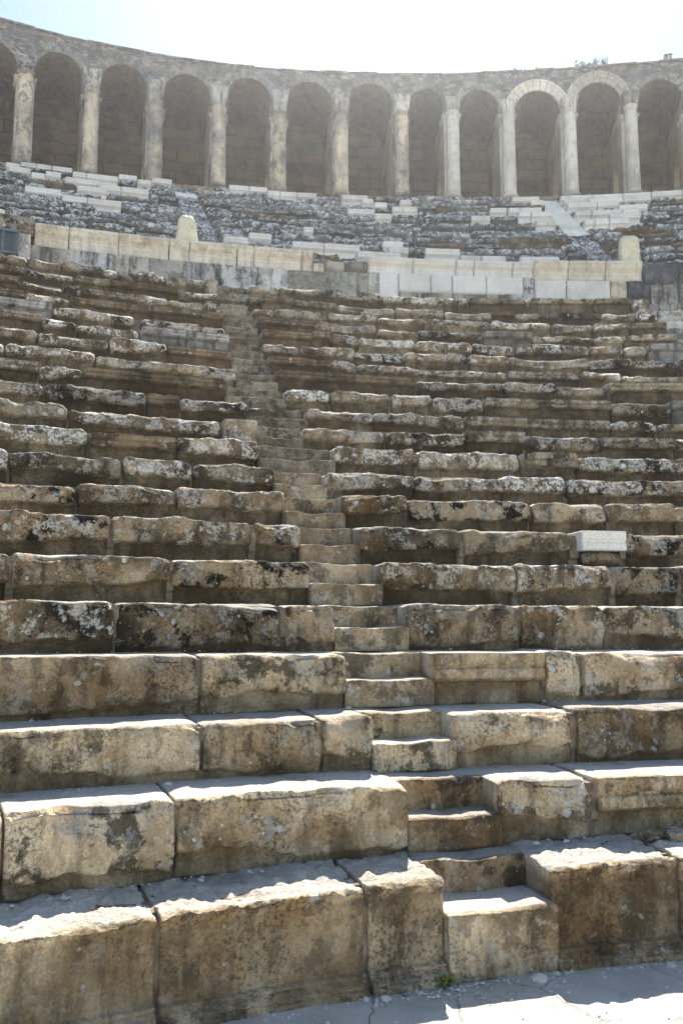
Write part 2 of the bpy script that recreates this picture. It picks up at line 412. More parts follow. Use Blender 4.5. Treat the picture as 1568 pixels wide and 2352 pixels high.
                if style == 'step': h -= .035*math.exp(-((s-L*.5)/(L*.22))**2)*(1 if h > Ht*.8 else 0)
                if style in ('plain', 'step'): dd *= (.35 if style == 'step' else .22)
                if style == 'podium':
                    dd *= (.55 if h < Ht-.22 else 1.3)
                    if h > Ht-.26: dd += .05*fbm(s*7+so, y*9, d*9, 3)
                if qi <= nf+2:
                    d += dd; d -= (.07 if wear > .06 else .035)*endk*wavy_end*(1 if style != 'plain' else .3)
                    if qi > nf: h += dd*.6
                elif fr > 0:
                    d += dd*fr*.6; h += dd*(.55+.45*fr)
                else:
                    h += dd*(.30 if style != 'podium' else .75)
                p = Vector((s, d, h))
                if h > (.03 if style != 'podium' else .42*H):
                    for c0, cd, n, kk in cuts:
                        q0y, q0z = (-cd, Ht) if n[2] > 0 else (-cd, 0.12)
                        dist = n[0]*(s-c0) + n[1]*(d-q0y) + n[2]*(h-q0z) - kk*(s-c0)**2
                        if dist > 0:
                            d = max(d-n[1]*dist, min(d, -.22)); h -= min(.3, n[2]*dist*.8)
                            d += .012*nz(s*9, h*9, so)
                q[0] = d; q[1] = max(0., h) if qi else 0.
        if ring is None: ring = len(col)
        for q in col:
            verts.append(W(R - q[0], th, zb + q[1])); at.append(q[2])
        # back bottom vertex
        verts.append(W(R + depth, th, zb)); at.append(0.)
    n = ring+1
    faces = []
    for i in range(nu):
        a, b = i*n, (i+1)*n
        for j in range(n):
            j2 = (j+1) % n
            faces.append((a+j, a+j2, b+j2, b+j))
    ff = len(faces)
    faces.append(tuple(reversed(range(0, n))))
    faces.append(tuple(range(nu*n, nu*n+n)))
    return verts, faces, at, ff

def block(name, R, th0, th1, zb, zt0, zt1, depth, style, sp, seed, mat, parent=None, **kw):
    v, f, at, ff = block_geo(R, th0, th1, zb, zt0, zt1, depth, style, sp, seed, **kw)
    org = W(R, (th0+th1)/2, zb)
    return link_mesh(name, v, f, mat, parent, True, org, ff, None, at)

# ------------------------------------------------------------------ row levels
OBS = {0:[(0,2165),(380,2105),(840,2035),(1249,2002),(1549,1965)],
1:[(15,1868),(390,1843),(784,1818),(904,1813),(1119,1793),(1354,1785),(1568,1782)],
2:[(0,1680),(300,1670),(470,1665),(720,1653),(839,1640),(1024,1638),(1309,1630),(1568,1620)],
3:[(0,1505),(450,1503),(784,1500),(964,1503),(1568,1493)],
4:[(0,1375),(270,1380),(650,1386),(904,1392),(1194,1392),(1568,1390)],
5:[(30,1262),(390,1280),(710,1290),(874,1292),(1174,1295),(1534,1295)],
6:[(0,1169),(250,1180),(575,1193),(685,1200),(824,1212),(1059,1217),(1568,1222)],
7:[(0,1100),(175,1106),(400,1115),(650,1130),(789,1137),(1214,1147),(1544,1155)],
8:[(25,1026),(280,1047),(445,1057),(615,1067),(784,1080),(1154,1092),(1568,1100)],
9:[(0,964),(205,979),(595,1012),(784,1027),(954,1030),(1194,1037),(1568,1046)],
10:[(0,914),(160,932),(510,959),(590,966),(784,977),(1064,989),(1204,992),(1549,999)],
11:[(0,864),(335,897),(565,919),(784,934),(1064,956),(1394,964)],
12:[(0,821),(515,872),(784,891),(1399,919)],
13:[(0,781),(540,837),(634,847),(784,856),(954,869),(1274,879),(1568,879)],
14:[(0,741),(535,804),(620,813),(784,826),(1040,841),(1568,857)],
15:[(0,714),(520,763),(604,782),(784,799),(1074,812),(1568,824)],
16:[(0,681),(520,748),(604,754),(784,765),(1170,789),(1568,790)],
17:[(0,656),(515,717),(590,729),(784,744),(1170,765),(1552,767)],
18:[(0,631),(508,692),(581,701),(784,717),(1126,738),(1530,740)],
19:[(0,606),(503,663),(570,676),(784,698),(1130,716),(1509,716)],
20:[(65,589),(250,611),(500,639),(575,649),(784,661),(1019,676),(1219,686),(1449,691)]}
CURVE = {'c':[(87,514),(275,539),(545,567),(720,578),(846,588),(1089,594),(1309,603),(1474,603)],
'g':[(22,372),(410,417),(525,430),(727,442),(784,447),(984,447),(1174,450),(1494,437),(1568,432)],
'p':[(0,47),(175,92),(350,125),(525,150),(720,170),(784,172),(984,171),(1209,165),(1384,155),(1568,140)]}
def fit_z(R, pts, deg):
    ths = []; zs = []
    for x, y in pts:
        th = -.3; z = z_for(y, R, th)
        for _ in range(8):
            th = th_at(x, R, z); z = z_for(y, R, th)
        ths.append(th); zs.append(z)
    lo, hi = min(ths), max(ths)
    c = np.polyfit(ths, zs, deg)
    def f(th):
        t = min(max(th, lo), hi)
        v = float(np.polyval(c, t))
        return v
    return f
def RK(k): return R0 + BETA*k
ZK = {}
for k in range(21):
    base = k-EYE
    f = fit_z(RK(k), OBS[k], 1)
    ZK[k] = (lambda f, b: (lambda th: b + max(-.45, min(.45, f(th)-b))))(f, base)
ZFLOOR = -HC
RC, RG, RP = 76., 103., 103.
zc = fit_z(RC, CURVE['c'], 2); zg = fit_z(RG-1.2, CURVE['g'], 2); zp = fit_z(RP, CURVE['p'], 3)
NUP = 16
def RU(j): return 78.2 + (101.6-78.2)*j/(NUP-1)
def ZU(j, th):
    a = j/(NUP-1); z0 = zc(th)+.75
    return z0 + (zg(th)-z0)*a
ZWALK = 16.3 - .02

# ------------------------------------------------------------------ lower tier data: x of the joints in the photograph
ROWS = {
0:([(-160,366,'p'),(373,845,'p'),(851,1028,'p')],[(1271,1558,'p'),(1566,1760,'p')]),
1:([(-160,8,'w'),(12,403,'w'),(408,938,'w')],[(1149,1358,'w'),(1367,1760,'M')]),
2:([(-160,462,'w'),(468,738,'w'),(744,857,'w')],[(1045,1317,'w'),(1325,1760,'w')]),
3:([(-160,460,'w'),(466,795,'w')],[(994,1251,'M'),(1254,1331,'w'),(1338,1760,'w')]),
4:([(-160,264,'w'),(270,652,'w'),(658,770,'w')],[(936,1190,'w'),(1196,1383,'w'),(1388,1760,'w')]),
5:([(-160,24,'w'),(30,392,'w'),(396,714,'w')],[(876,1184,'w'),(1188,1407,'w'),(1412,1560,'w'),(1565,1760,'w')]),
6:([(-160,255,'w'),(260,580,'w'),(585,692,'w')],[(826,1060,'w'),(1064,1313,'w'),(1324,1428,'W'),(1433,1700,'w')]),
7:([(-160,178,'w'),(182,405,'w'),(410,657,'w')],[(790,937,'w'),(941,1220,'w'),(1224,1393,'w'),(1396,1552,'w'),(1556,1740,'w')]),
8:([(-160,22,'w'),(26,282,'w'),(287,444,'w'),(448,632,'w')],[(750,952,'w'),(954,1155,'w'),(1158,1300,'w'),(1304,1700,'w')]),
9:([(-160,205,'w'),(209,405,'m'),(410,598,'w')],[(768,960,'w'),(963,1195,'w'),(1198,1322,'M'),(1326,1700,'w')]),
10:([(-160,158,'w'),(162,510,'w'),(513,592,'s')],[(697,888,'w'),(891,1070,'w'),(1073,1207,'m'),(1210,1382,'w'),(1384,1550,'m'),(1552,1740,'w')]),
11:([(-160,102,'w'),(106,338,'w'),(340,415,'m'),(417,573,'w')],[(706,858,'w'),(860,1068,'w'),(1072,1401,'m'),(1404,1511,'w'),(1514,1740,'w')]),
12:([(-160,91,'m'),(93,192,'w'),(197,520,'m')],[(657,760,'w'),(762,900,'w'),(902,994,'w'),(996,1109,'w'),(1112,1404,'m'),(1405,1540,'w'),(1543,1700,'S')]),
13:([(-160,12,'w'),(14,221,'w'),(223,545,'w')],[(637,958,'m'),(960,1157,'w'),(1159,1280,'w'),(1282,1395,'w'),(1396,1700,'m')]),
14:([(-160,88,'w'),(90,250,'w'),(254,385,'w'),(387,535,'m')],[(620,760,'m'),(762,821,'w'),(823,999,'w'),(1000,1169,'w'),(1171,1335,'m'),(1337,1429,'w'),(1431,1700,'w')]),
15:([(-160,97,'m'),(99,175,'w'),(178,320,'w'),(326,427,'S'),(428,525,'S')],[(604,690,'w'),(692,815,'w'),(817,929,'w'),(930,1074,'w'),(1076,1172,'w'),(1174,1354,'w'),(1356,1454,'w'),(1456,1560,'w'),(1562,1700,'w')]),
16:([(-160,122,'S'),(125,310,'w'),(325,462,'w'),(465,520,'w')],[(604,717,'m'),(718,760,'m'),(761,824,'w'),(825,955,'w'),(956,1084,'w'),(1086,1184,'w'),(1185,1354,'w'),(1356,1433,'w'),(1434,1487,'w'),(1490,1600,'S')]),
17:([(-160,58,'m'),(60,160,'w'),(163,345,'m'),(347,515,'m')],[(590,665,'m'),(666,726,'m'),(727,866,'w'),(868,961,'w'),(963,1111,'w'),(1112,1220,'G'),(1221,1365,'w'),(1366,1434,'w'),(1435,1552,'m')]),
18:([(-160,45,'m'),(46,145,'w'),(147,185,'w'),(188,310,'m'),(311,386,'w'),(388,470,'w'),(472,508,'s')],[(581,630,'w'),(631,752,'w'),(754,868,'w'),(870,979,'w'),(994,1126,'w'),(1127,1266,'w'),(1271,1363,'w'),(1364,1448,'w'),(1449,1530,'m')]),
19:([(-160,58,'m'),(59,172,'w'),(175,254,'m'),(255,410,'m'),(412,503,'w')],[(568,602,'w'),(603,674,'m'),(676,775,'m'),(777,908,'w'),(909,1021,'w'),(1022,1131,'w'),(1132,1184,'m'),(1185,1241,'w'),(1242,1378,'m'),(1380,1456,'w'),(1461,1509,'w')]),
20:([(-160,15,'w'),(16,65,'w'),(67,142,'w'),(144,237,'w'),(239,272,'w'),(274,312,'w'),(313,380,'w'),(381,430,'w'),(431,472,'w'),(473,502,'s')],[(572,640,'w'),(641,738,'w'),(740,878,'w'),(880,1020,'w'),(1022,1048,'w'),(1050,1076,'w'),(1079,1206,'m'),(1208,1219,'w'),(1220,1363,'m'),(1364,1451,'m'),(1452,1492,'s')]),
}
ORD = ['nearest', 'second', 'third', 'fourth', 'fifth', 'sixth', 'seventh', 'eighth', 'ninth', 'tenth', 'eleventh', 'twelfth']
ROWN = ['in the front podium row', 'one row above the podium', 'two rows above podium', 'three rows above podium', 'four rows above podium', 'five rows above podium', 'six rows above podium',
 'seven rows above podium', 'eight rows above podium', 'nine rows above podium', 'ten rows above podium', 'nine rows below the topmost', 'eight rows below the topmost', 'seven rows below the topmost', 'six rows below the topmost', 'five rows below the topmost',
 'four rows below the topmost', 'three rows below the topmost', 'two rows below the topmost', 'one row below the topmost', 'topmost row under the walkway wall']
DESC = {'w': 'worn lichened grey seat block', 'm': 'brown moulded seat block', 'M': 'crisply moulded limestone seat block', 'p': 'tall cream podium block', 's': 'small squared pale seat block',
        'W': 'clean white marble seat block', 'S': 'black streaked white marble seat block', 'G': 'smooth pale grey seat block'}
SPECIAL = {(3,1,0): 'broad moulded block with two sharp grooves, right beside the stairway, three rows above podium',
 (6,1,2): 'small bright white marble block jutting from the dark rows on the right',
 (15,0,3): 'black streaked marble seat block, left one of the pair by the stairway',
 (15,0,4): 'white and black marble seat block directly left of the stairway',
 (9,1,2): 'short grooved block overhanging a dark hollow in the right seats',
 (0,0,0): 'huge tan podium block with rough white crusted top, bottom left corner',
 (0,0,1): 'long tan podium block with carved base moulding, second left of the steps',
 (0,0,2): 'narrow tan podium block touching the left side of the bottom step',
 (0,1,0): 'tall honey stained podium block with a crack, right of the bottom step',
 (0,1,1): 'podium block cut by the right edge beyond the cracked honey block',
 (1,0,2): 'long cream seat block with broken right corner above the podium, left of steps',
 (16,0,0): 'dark sooty moulded marble seat at the left edge below the walkway wall'}

STAIR = {}
nb = 0
for k, (left, right) in ROWS.items():
    R = RK(k); zmid = k-EYE
    dist = R+CY
    sp = max(.024, dist*.0021)
    for side, lst in ((0, left), (1, right)):
        seq = lst[::-1] if side == 0 else lst
        for idx, (x0, x1, ty) in enumerate(seq):
            th0 = th_at(x0, R, zmid); th1 = th_at(x1, R, zmid)
            z0, z1 = ZK[k](th0), ZK[k](th1)
            zb = (ZFLOOR-.04) if k == 0 else (ZK[k-1]((th0+th1)/2) - .03)
            seed = k*100+side*50+idx
            rr = random.Random(seed+5)
            jit = rr.uniform(-.03, .03) if k < 7 else rr.uniform(-.09, .07)
            prj = rr.uniform(-.02, .02) if k < 7 else rr.uniform(-.10, .06)
            wear = .03 if k < 4 else (.05 if k < 8 else .075+.02*rr.random())
            rough = .8 if k < 4 else 1.15
            vis = 1-BETA*max(0., (k-EYE)/(R+CY))
            depth = BETA + .48 if k < 20 else BETA+.6
            mk = 'front' if k < 4 else ('low' if k < 8 else 'mid')
            style = 'worn'; kw = dict(wear=wear, rough=rough if k < 8 else .95, gap=.010 if k < 6 else .02, vis=vis)
            if ty == 'p': style = 'podium'; mk = 'front'; kw = dict(wear=.03, rough=1.0, gap=.014, chips=2)
            elif ty in 'mM':
                style = 'mould'; mk = ('brown' if (seed % 5) < 2 and k < 20 else 'mid') if k > 8 else 'front'; kw = dict(rough=1.6 if ty == 'm' else .5, vis=vis, chips=9 if ty == 'M' else 2); prj += .04 + (.14 if k == 9 and ty == 'M' else 0)
            elif ty in 'WSG':
                style = 'mould'; mk = {'W': 'marble', 'S': 'stained', 'G': 'wallgrey'}[ty]; kw = dict(rough=.35, gap=.012, vis=vis); prj += .10; jit = .04
            elif ty == 's': style = 'plain'; kw = dict(wear=.03, rough=1.)
            if ty == 'W' and k == 6: prj = .30; jit = .0; zb += .0
            if k == 15 and ty == 'S': prj = .32; jit = .0
            if k == 0: prj = 0; jit = rr.uniform(-.02, .02)
            if ty == 'W' and k == 6:
                # the marble piece rests on a rough lower stone
                c = (th0+th1)/2
                ob = block('stone_block', R-.05, th0+.15/R, th1-.05/R, zb, zb+.46, zb+.46, .9, 'worn', sp, seed+7, M['low'], wear=.03)
                tag(ob, 'rough dark stone directly beneath the small bright white marble block', 'stone block', 'stone seat blocks of the lower tier')
                zb = zb+.475
                v, f, at, ff = block_geo(R-prj, th0, th1, zb, z0+jit, z1+jit, depth, 'mould', sp*.6, seed, rough=.3, chips=9)
            else:
                v, f, at, ff = block_geo(R-prj, th0, th1, zb, z0+jit, z1+jit, depth+prj, style, sp, seed, **kw)
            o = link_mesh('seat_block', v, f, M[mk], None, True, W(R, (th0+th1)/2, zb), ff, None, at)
            lab = SPECIAL.get((k, side, len(lst)-1-idx if side == 0 else idx))
            if lab is None:
                sd = 'left' if side == 0 else 'right'
                lab = '%s, %s %s of stairway, %s' % (DESC[ty], ORD[idx], sd, ROWN[k])
            tag(o, lab, 'seat block', 'stone seat blocks of the lower tier'); nb += 1
    STAIR[k] = (th_at(left[-1][1], R, zmid), th_at(right[0][0], R, zmid))
# the second stairway at the right edge of rows 16-20
TH2 = th_at(1494, RK(20), 16.3)

# ------------------------------------------------------------------ bedding under the seats
def ring_strip(name, segs, th0, th1, n, mat, kind='structure'):
    """segs: list of (R, zfunc) profile points, swept from th0 to th1"""
    verts = []; faces = []
    m = len(segs)
    for i in range(n+1):
        th = th0+(th1-th0)*i/n
        for R, z in segs: verts.append(W(R, th, z(th) if callable(z) else z))
    for i in range(n):
        for j in range(m-1):
            faces.append((i*m+j, i*m+j+1, (i+1)*m+j+1, (i+1)*m+j))
    return verts, faces
def merge(lst):
    V = []; Fc = []
    for v, f in lst:
        o = len(V); V += v; Fc += [tuple(i+o for i in q) for q in f]
    return V, Fc
def core_prof(off, kmax=20):
    pr = [(RK(0)+.42, ZFLOOR-.3)]
    for k in range(kmax+1):
        z = (lambda k: (lambda th: ZK[k](th)-off))(k)
        pr.append((RK(k)+.42, z)); pr.append((RK(k+1)+.33, z))
    return pr
sl = [STAIR[k][0] for k in STAIR]; sr = [STAIR[k][1] for k in STAIR]
THL, THR = -.86, .30
parts = []
# outside the stair the bedding stands just below the treads, inside it half a row lower
for k in range(21):
    a, b = STAIR[k]
    zprev = ZFLOOR-.3 if k == 0 else ZK[k-1]
    for (t0, t1, off) in ((THL, a-.004, .07), (a-.004, b+.004, .62), (b+.004, (TH2-.002 if k >= 16 else THR), .07)) + (((TH2-.002, THR, .62),) if k >= 16 else ()):
        zt = (lambda k, off: (lambda th: ZK[k](th)-off))(k, off)
        zb_ = (lambda k: (lambda th: (ZFLOOR-.3 if k == 0 else ZK[k-1](th)-.75)))(k)
        parts.append(ring_strip('x', [(RK(k)+.42, zb_), (RK(k)+.42, zt), (RK(k+1)+.50, zt)], t0, t1, max(2, int((t1-t0)*60)), None))
V, Fc = merge(parts)
tag(link_mesh('seating_bedding', V, Fc, M['bed'], None, False), 'brown mortar bedding between and behind the stone seats', 'bedding', None, 'structure')

mort = []
for k in range(0, 7):
    R = RK(k)
    for lst in ROWS[k]:
        for (q0, q1) in zip(lst, lst[1:]):
            x = (q0[1]+q1[0])/2; th = th_at(x, R, k-EYE); w = (th_at(q1[0], R, k-EYE)-th_at(q0[1], R, k-EYE))*R
            zb = ZFLOOR-.05 if k == 0 else ZK[k-1](th)-.05
            zt = ZK[k](th)-.10; n = 14; V = []; Fc = []
            for j in range(n+1):
                g = j/n; z = zb+(zt-zb)*g
                dd = (.085 if k else .20)+.07*nz(x*.1, g*5, k)+(.10 if g < .35 and k else 0)+(-.13 if g < .2 and k == 0 else 0)+.10*max(0, g-.85)*5
                for ww in (-1, 1):
                    V.append(W(R+.45, th+ww*(w/2+.05)/R, z)); V.append(W(R+dd, th+ww*(w/2+.05)/R, z))
            for j in range(n):
                a = j*4; Fc += [(a, a+1, a+5, a+4), (a+1, a+3, a+7, a+5), (a+3, a+2, a+6, a+7)]
            Fc.append((n*4, n*4+1, n*4+3, n*4+2))
            mort.append((V, Fc))
V, Fc = merge(mort)
tag(link_mesh('joint_mortar', V, Fc, M['bed'], None, False), 'brown mortar filling the joints between the nearest seat blocks', 'mortar', None, 'structure')
# ------------------------------------------------------------------ stairways
def stairway(name, label, kk, rng, mat, seed):
    root = empty(name, W(RK(kk[0]), sum(rng(kk[0]))/2, ZFLOOR if kk[0] == 0 else ZK[kk[0]-1](sum(rng(kk[0]))/2)))
    tag(root, label, 'stairway', 'stairways')
    for k in kk:
        a, b = rng(k); a += .0; R = RK(k); sp = max(.036, (R+CY)*.003)
        c = (a+b)/2
        zt = ZK[k](c)
        zb = ZFLOOR-.03 if k == 0 else ZK[k-1](c)-.02
        hm = -4.2 if k == 0 else (zb+.02+zt)/2
        back = .95 if k == 0 else .72
        rr = random.Random(seed+k)
        sm = M['front'] if k < 3 else M[mat if k < 9 or mat != 'step' else 'step_shade']
        pr = rr.uniform(-.04, .05)
        wr = .02 if k < 7 else .035
        block('step', R-pr, a-.01/R, b+.05/R, zb, hm, hm+rr.uniform(-.02, .02), back+.2, 'step', sp, seed+k*3, sm, root, wear=wr, rough=1.3 if k < 7 else 2., gap=.012)
        block('step', R+back, a-.03/R, b+.06/R, zb+.2, zt-.01, zt-.02, BETA-back+.22, 'step', sp, seed+k*3+1, sm, root, wear=wr, rough=1.3 if k < 7 else 2., gap=.012)
    return root
stairway('stairway', 'long narrow stone stairway climbing through the middle of the lower seats', list(range(21)), lambda k: STAIR[k], 'step', 900)
stairway('stairway', 'partial stone stairway at the right edge under the walkway wall', [16, 17, 18, 19, 20], lambda k: ((TH2+.0, TH2+1.7/RK(k)) if k > 17 else (TH2+(.0 if k > 16 else .012), TH2+1.7/RK(k)+.012)), 'wallgrey', 1500)

# ------------------------------------------------------------------ walkway, podium wall
V, Fc = ring_strip('x', [(RK(20)+1.2, lambda th: ZK[20](th)-.1), (RC+.6, lambda th: ZK[20](th)-.1), (RC+.6, lambda th: zc(th)-.3), (78.6, lambda th: zc(th)-.3)], THL, THR, 60, None)
tag(link_mesh('walkway', V, Fc, M['bed'], None, False), 'level walkway ledge between the lower and upper tiers', 'walkway', None, 'structure')

pw = empty('podium_wall', W(RC, -.25, ZWALK))
tag(pw, 'pale wall of marble cornice blocks and streaked grey panels between the two tiers', 'wall')
zt_ = lambda th, o: zc(th)+o
def wpanel(name, x0, x1, o0, o1, mk, style='plain', prj=0., label=None, seed=0, **kw):
    """wall piece between joints x0,x1, from o0 to o1 below the wall top"""
    Rw = RC-prj; zr = 21.3-(o0+o1)/2
    a, b = th_at(x0, Rw, 21.3), th_at(x1, Rw, 21.3)
    zb = zc((a+b)/2)-o1
    o = block(name, Rw, a, b, zb, zc(a)-o0, zc(b)-o0, 1.2+prj, style, .16, seed, M[mk], pw, **{**dict(wear=.01, rough=.5, gap=.005), **kw})
    if label: o['label'] = label
    return o
CB = 1.18
for i, (a, b) in enumerate([(83,160),(162,274),(275,389),(391,436),(437,545),(547,584),(585,694),(695,719)]):
    wpanel('cornice', a, b, 0, CB, 'cream', 'cornice', .16, 'cream marble cornice', 10+i, rough=.2)
wpanel('cornice_base', 719.5, 744, .72, CB, 'cream', 'plain', .1, None, 31)
lp = [37, 74, 120, 175, 262, 345, 430, 508, 600, 662, 744, 846]
for i, (a, b) in enumerate(zip(lp, lp[1:])):
    top = .15 if b <= 83 else (CB+.01)
    if a >= 744: top = 1.10
    wpanel('wall_panel', a, b, top if a < 74 or a >= 744 else CB+.01, 5.1, 'stained' if i in (3, 6, 7, 8) else 'wallgrey', 'plain', .0, None, 40+i, rough=1.2)
# loose weathered stones on top of the wall by its middle
for i, (a, b) in enumerate([(746,792),(794,846)]):
    wpanel('wall_stone', a, b, .32, 1.09, 'wallgrey', 'worn', .05, None, 60+i, rough=1., wear=.08)
# right half: white restored courses
for i, (a, b) in enumerate([(846,948),(949,1047),(1048,1088),(1089,1177),(1178,1226)]):
    wpanel('marble_course', a, b, .1, 1.02, 'marble', 'cornice', .1, 'white restored marble', 70+i, rough=.12)
for i, (a, b) in enumerate([(1227,1305),(1306,1390),(1391,1474)]):
    wpanel('cornice', a, b, 0, CB, 'cream', 'cornice', .2, 'cream marble cornice', 80+i, rough=.2)
wpanel('wall_stone', 1475, 1600, .0, 2.2, 'blackstone', 'worn', .1, 'dark weathered wall stone', 84, wear=.1, rough=1.)
for i, (a, b, m_) in enumerate([(846,869,'wallgrey'),(870,914,'marble'),(915,988,'marble'),(989,1037,'marble'),(1038,1115,'marble'),(1116,1200,'marble')]):
    wpanel('marble_course' if m_ == 'marble' else 'wall_panel', a, b, 1.03, 2.12 if i != 1 else 2.6, m_, 'plain', .02, None, 90+i, rough=.15)
for i, (a, b, m_) in enumerate([(846,914,'wallgrey'),(915,967,'wallgrey'),(969,1038,'wallgrey'),(1040,1114,'wallgrey'),(1115,1158,'wallgrey'),(1159,1225,'stained'),(1226,1297,'marble'),(1299,1398,'marble'),(1399,1436,'column'),(1437,1490,'blackstone'),(1491,1600,'wallgrey')]):
    wpanel('wall_panel', a, b, 2.13 if i < 6 else CB+.01, 5.1, m_, 'plain', (-.03 if i < 5 else .03) if i != 5 else .15, None, 110+i, rough=1.)
wpanel('wall_panel', 1201, 1225, 1.03, 2.12, 'stained', 'plain', .05, None, 131, rough=1.)
wpanel('wall_panel', 1226, 1298, CB+.01, 1.6, 'marble', 'plain', .01, None, 132, rough=.3)
# opening with railing at the far left of the wall
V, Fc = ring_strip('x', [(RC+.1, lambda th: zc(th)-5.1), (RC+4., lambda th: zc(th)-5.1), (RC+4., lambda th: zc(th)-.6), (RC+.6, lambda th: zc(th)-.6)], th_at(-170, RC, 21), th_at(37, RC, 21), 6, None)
o = link_mesh('passage_lining', V, Fc, M['blackstone'], pw, False)
for i, (a, b) in enumerate([(-170,-40),(-38,82)]):
    wpanel('lintel', a, b, -.25, .62, 'mid', 'plain', .1, None, 140+i, rough=1.)

def tube(pts, r, n=8):
    verts = []; faces = []
    for i, p in enumerate(pts):
        p = Vector(p)
        d = (Vector(pts[min(i+1, len(pts)-1)]) - Vector(pts[max(i-1, 0)])).normalized()
        up = Vector((0, 0, 1)) if abs(d.z) < .9 else Vector((1, 0, 0))
        a = d.cross(up).normalized(); b = d.cross(a)
        rr_ = r[i] if isinstance(r, (list, tuple)) else r
        for k in range(n):
            t = 2*math.pi*k/n
            verts.append(tuple(p + a*math.cos(t)*rr_ + b*math.sin(t)*rr_))
    for i in range(len(pts)-1):
        for k in range(n):
            k2 = (k+1) % n
            faces.append((i*n+k, i*n+k2, (i+1)*n+k2, (i+1)*n+k))
    faces.append(tuple(reversed(range(n)))); faces.append(tuple(range((len(pts)-1)*n, len(pts)*n)))
    return verts, faces

ta, tb = th_at(-60, RC, 20.6), th_at(42, RC, 20.6)
rl = empty('railing', W(RC-.4, (ta+tb)/2, zc(ta)-2.2)); tag(rl, 'blue grey metal railing with mesh across the dark opening, left of the wall', 'railing')
zr = lambda th, o: zc(th)-o
for nm, o_ in (('top_rail', .75), ('bottom_rail', 1.95)):
    pts = [W(RC-.4, ta+(tb-ta)*i/6, zr(ta+(tb-ta)*i/6, o_)) for i in range(7)]
    v, f = tube(pts, .035); link_mesh(nm, v, f, M['rail'], rl, True)
for i in range(4):
    th = ta+(tb-ta)*i/3
    v, f = tube([W(RC-.4, th, zr(th, 2.2)), W(RC-.4, th, zr(th, .7))], .025); link_mesh('post', v, f, M['rail'], rl, True)
ms = []
for i in range(1, 46):
    th = ta+(tb-ta)*i/46
    ms.append(tube([W(RC-.4, th, zr(th, 1.95)), W(RC-.4, th, zr(th, .85))], .006, 4))
for i in range(1, 7):
    o_ = .85+1.1*i/7
    ms.append(tube([W(RC-.4, ta+(tb-ta)*j/6, zr(ta+(tb-ta)*j/6, o_)) for j in range(7)], .006, 4))
v, f = merge(ms); link_mesh('wire_mesh', v, f, M['rail'], rl, True)

# ------------------------------------------------------------------ sheeted stones standing on the wall
def wrapped(x0, x1, ytop, ybot, label, seed, lean, taper):
    R = RC+.9
    th = th_at((x0+x1)/2, R, 22.); w = (th_at(x1, R, 22)-th_at(x0, R, 22))*R
    zb = zc(th)-.05; zt = z_for(ytop, R, th)
    h = (zt-zb)
    verts = []; faces = []; nu, nv = 40, 26
    er = random.Random(seed)
    for j in range(nv+1):
        g = j/nv
        sc = 1-(1-taper)*g**1.3
        top = 1-max(0, (g-.86)/.14)**2*.35
        for i in range(nu):
            a = 2*math.pi*i/nu
            ca, sa = math.cos(a), math.sin(a)
            p = 3.6
            rr_ = (abs(ca)**p+abs(sa)**p)**(-1/p)
            fold = .10*nz(ca*2.2+seed, sa*2.2, g*1.3) + .07*abs(nz(ca*4, sa*4+seed, g*2.4)) + .02*nz(ca*9, sa*9, g*5)
            flare = .06*max(0, .12-g)/.12
            q = rr_*sc*top*(1+fold+flare)
            X = q*ca*w/2+lean*g*w/2; Y = q*sa*w*.33
            verts.append((X, Y, h*g*(1+.03*nz(ca+seed, sa, 3))))
    for j in range(nv):
        for i in range(nu):
            i2 = (i+1) % nu
            faces.append((j*nu+i, j*nu+i2, (j+1)*nu+i2, (j+1)*nu+i))
    c = len(verts); verts.append((lean*w/2, 0, h*1.02))
    for i in range(nu): faces.append((nv*nu+i, nv*nu+(i+1) % nu, c))
    faces.append(tuple(reversed(range(nu))))
    V = []
    for X, Y, Z in verts:
        V.append(W(R+Y, th+X/R, zb+Z))
    o = link_mesh('wrapped_stone', V, faces, M['wrap'], None, True, W(R, th, zb))
    tag(o, label, 'covered stone', 'stones wrapped in yellow sheeting')
wrapped(404, 456, 499, 557, 'stone wrapped in pale yellow sheeting, tapering, on the left cornice', 3, -.08, .66)
wrapped(1421, 1468, 545, 603, 'boxy stone wrapped in yellow sheeting at the right end of the cornice', 8, -.02, .92)

# ------------------------------------------------------------------ upper tier
def xt(x, j, y=None): return th_at(x, RU(j), 22+1.1*j)
WHITE = []      # (x0,x1,ytop)
def reg(ox, oy, l): 
    for a, b, y in l: WHITE.append((ox+.2563*a, ox+.2563*b, oy+.2563*y))
reg(0, 344.5, [(60,190,112),(192,330,124),(332,470,140),(475,655,165),(657,780,190),(782,1065,215),(1067,1232,240),(1234,1360,258),(1362,1610,275),
  (90,285,165),(287,412,200),(415,555,190),(590,875,265),(880,1088,308),(1090,1338,345),(698,965,325),(228,555,355),(560,785,405),(788,1092,440),(-60,52,545)])
reg(390.4, 390.4, [(527,708,152),(710,873,165),(876,985,180),(987,1138,190),(1140,1315,200),(422,705,580),(706,912,592),(1095,1378,668),(1380,1700,685),(1195,1285,518)])
reg(781, 413, [(15,248,130),(195,297,180),(65,310,248),(300,420,222),(465,560,230),(535,637,195),(560,692,262),(310,460,302),(1172,1343,340),(1340,1490,243),(380,562,535),(430,612,590),(760,1072,645),(1074,1255,668),(1258,1480,675),(-60,147,605),(150,540,625)])
reg(1166, 413, [(35,290,142),(200,312,185),(0,104,243),(106,300,245),(90,205,298),(207,420,296),(245,430,345),
  (445,755,130),(757,1025,122),(1027,1280,112),(1283,1560,88),(1562,1900,78),(480,725,172),(727,1028,178),(1030,1278,165),(520,797,222),(799,985,215),(987,1250,205),(550,745,262),(747,1020,258),(1022,1170,245),
  (600,772,345),(774,904,338),(906,1187,322),(870,1082,368),(107,458,682)])
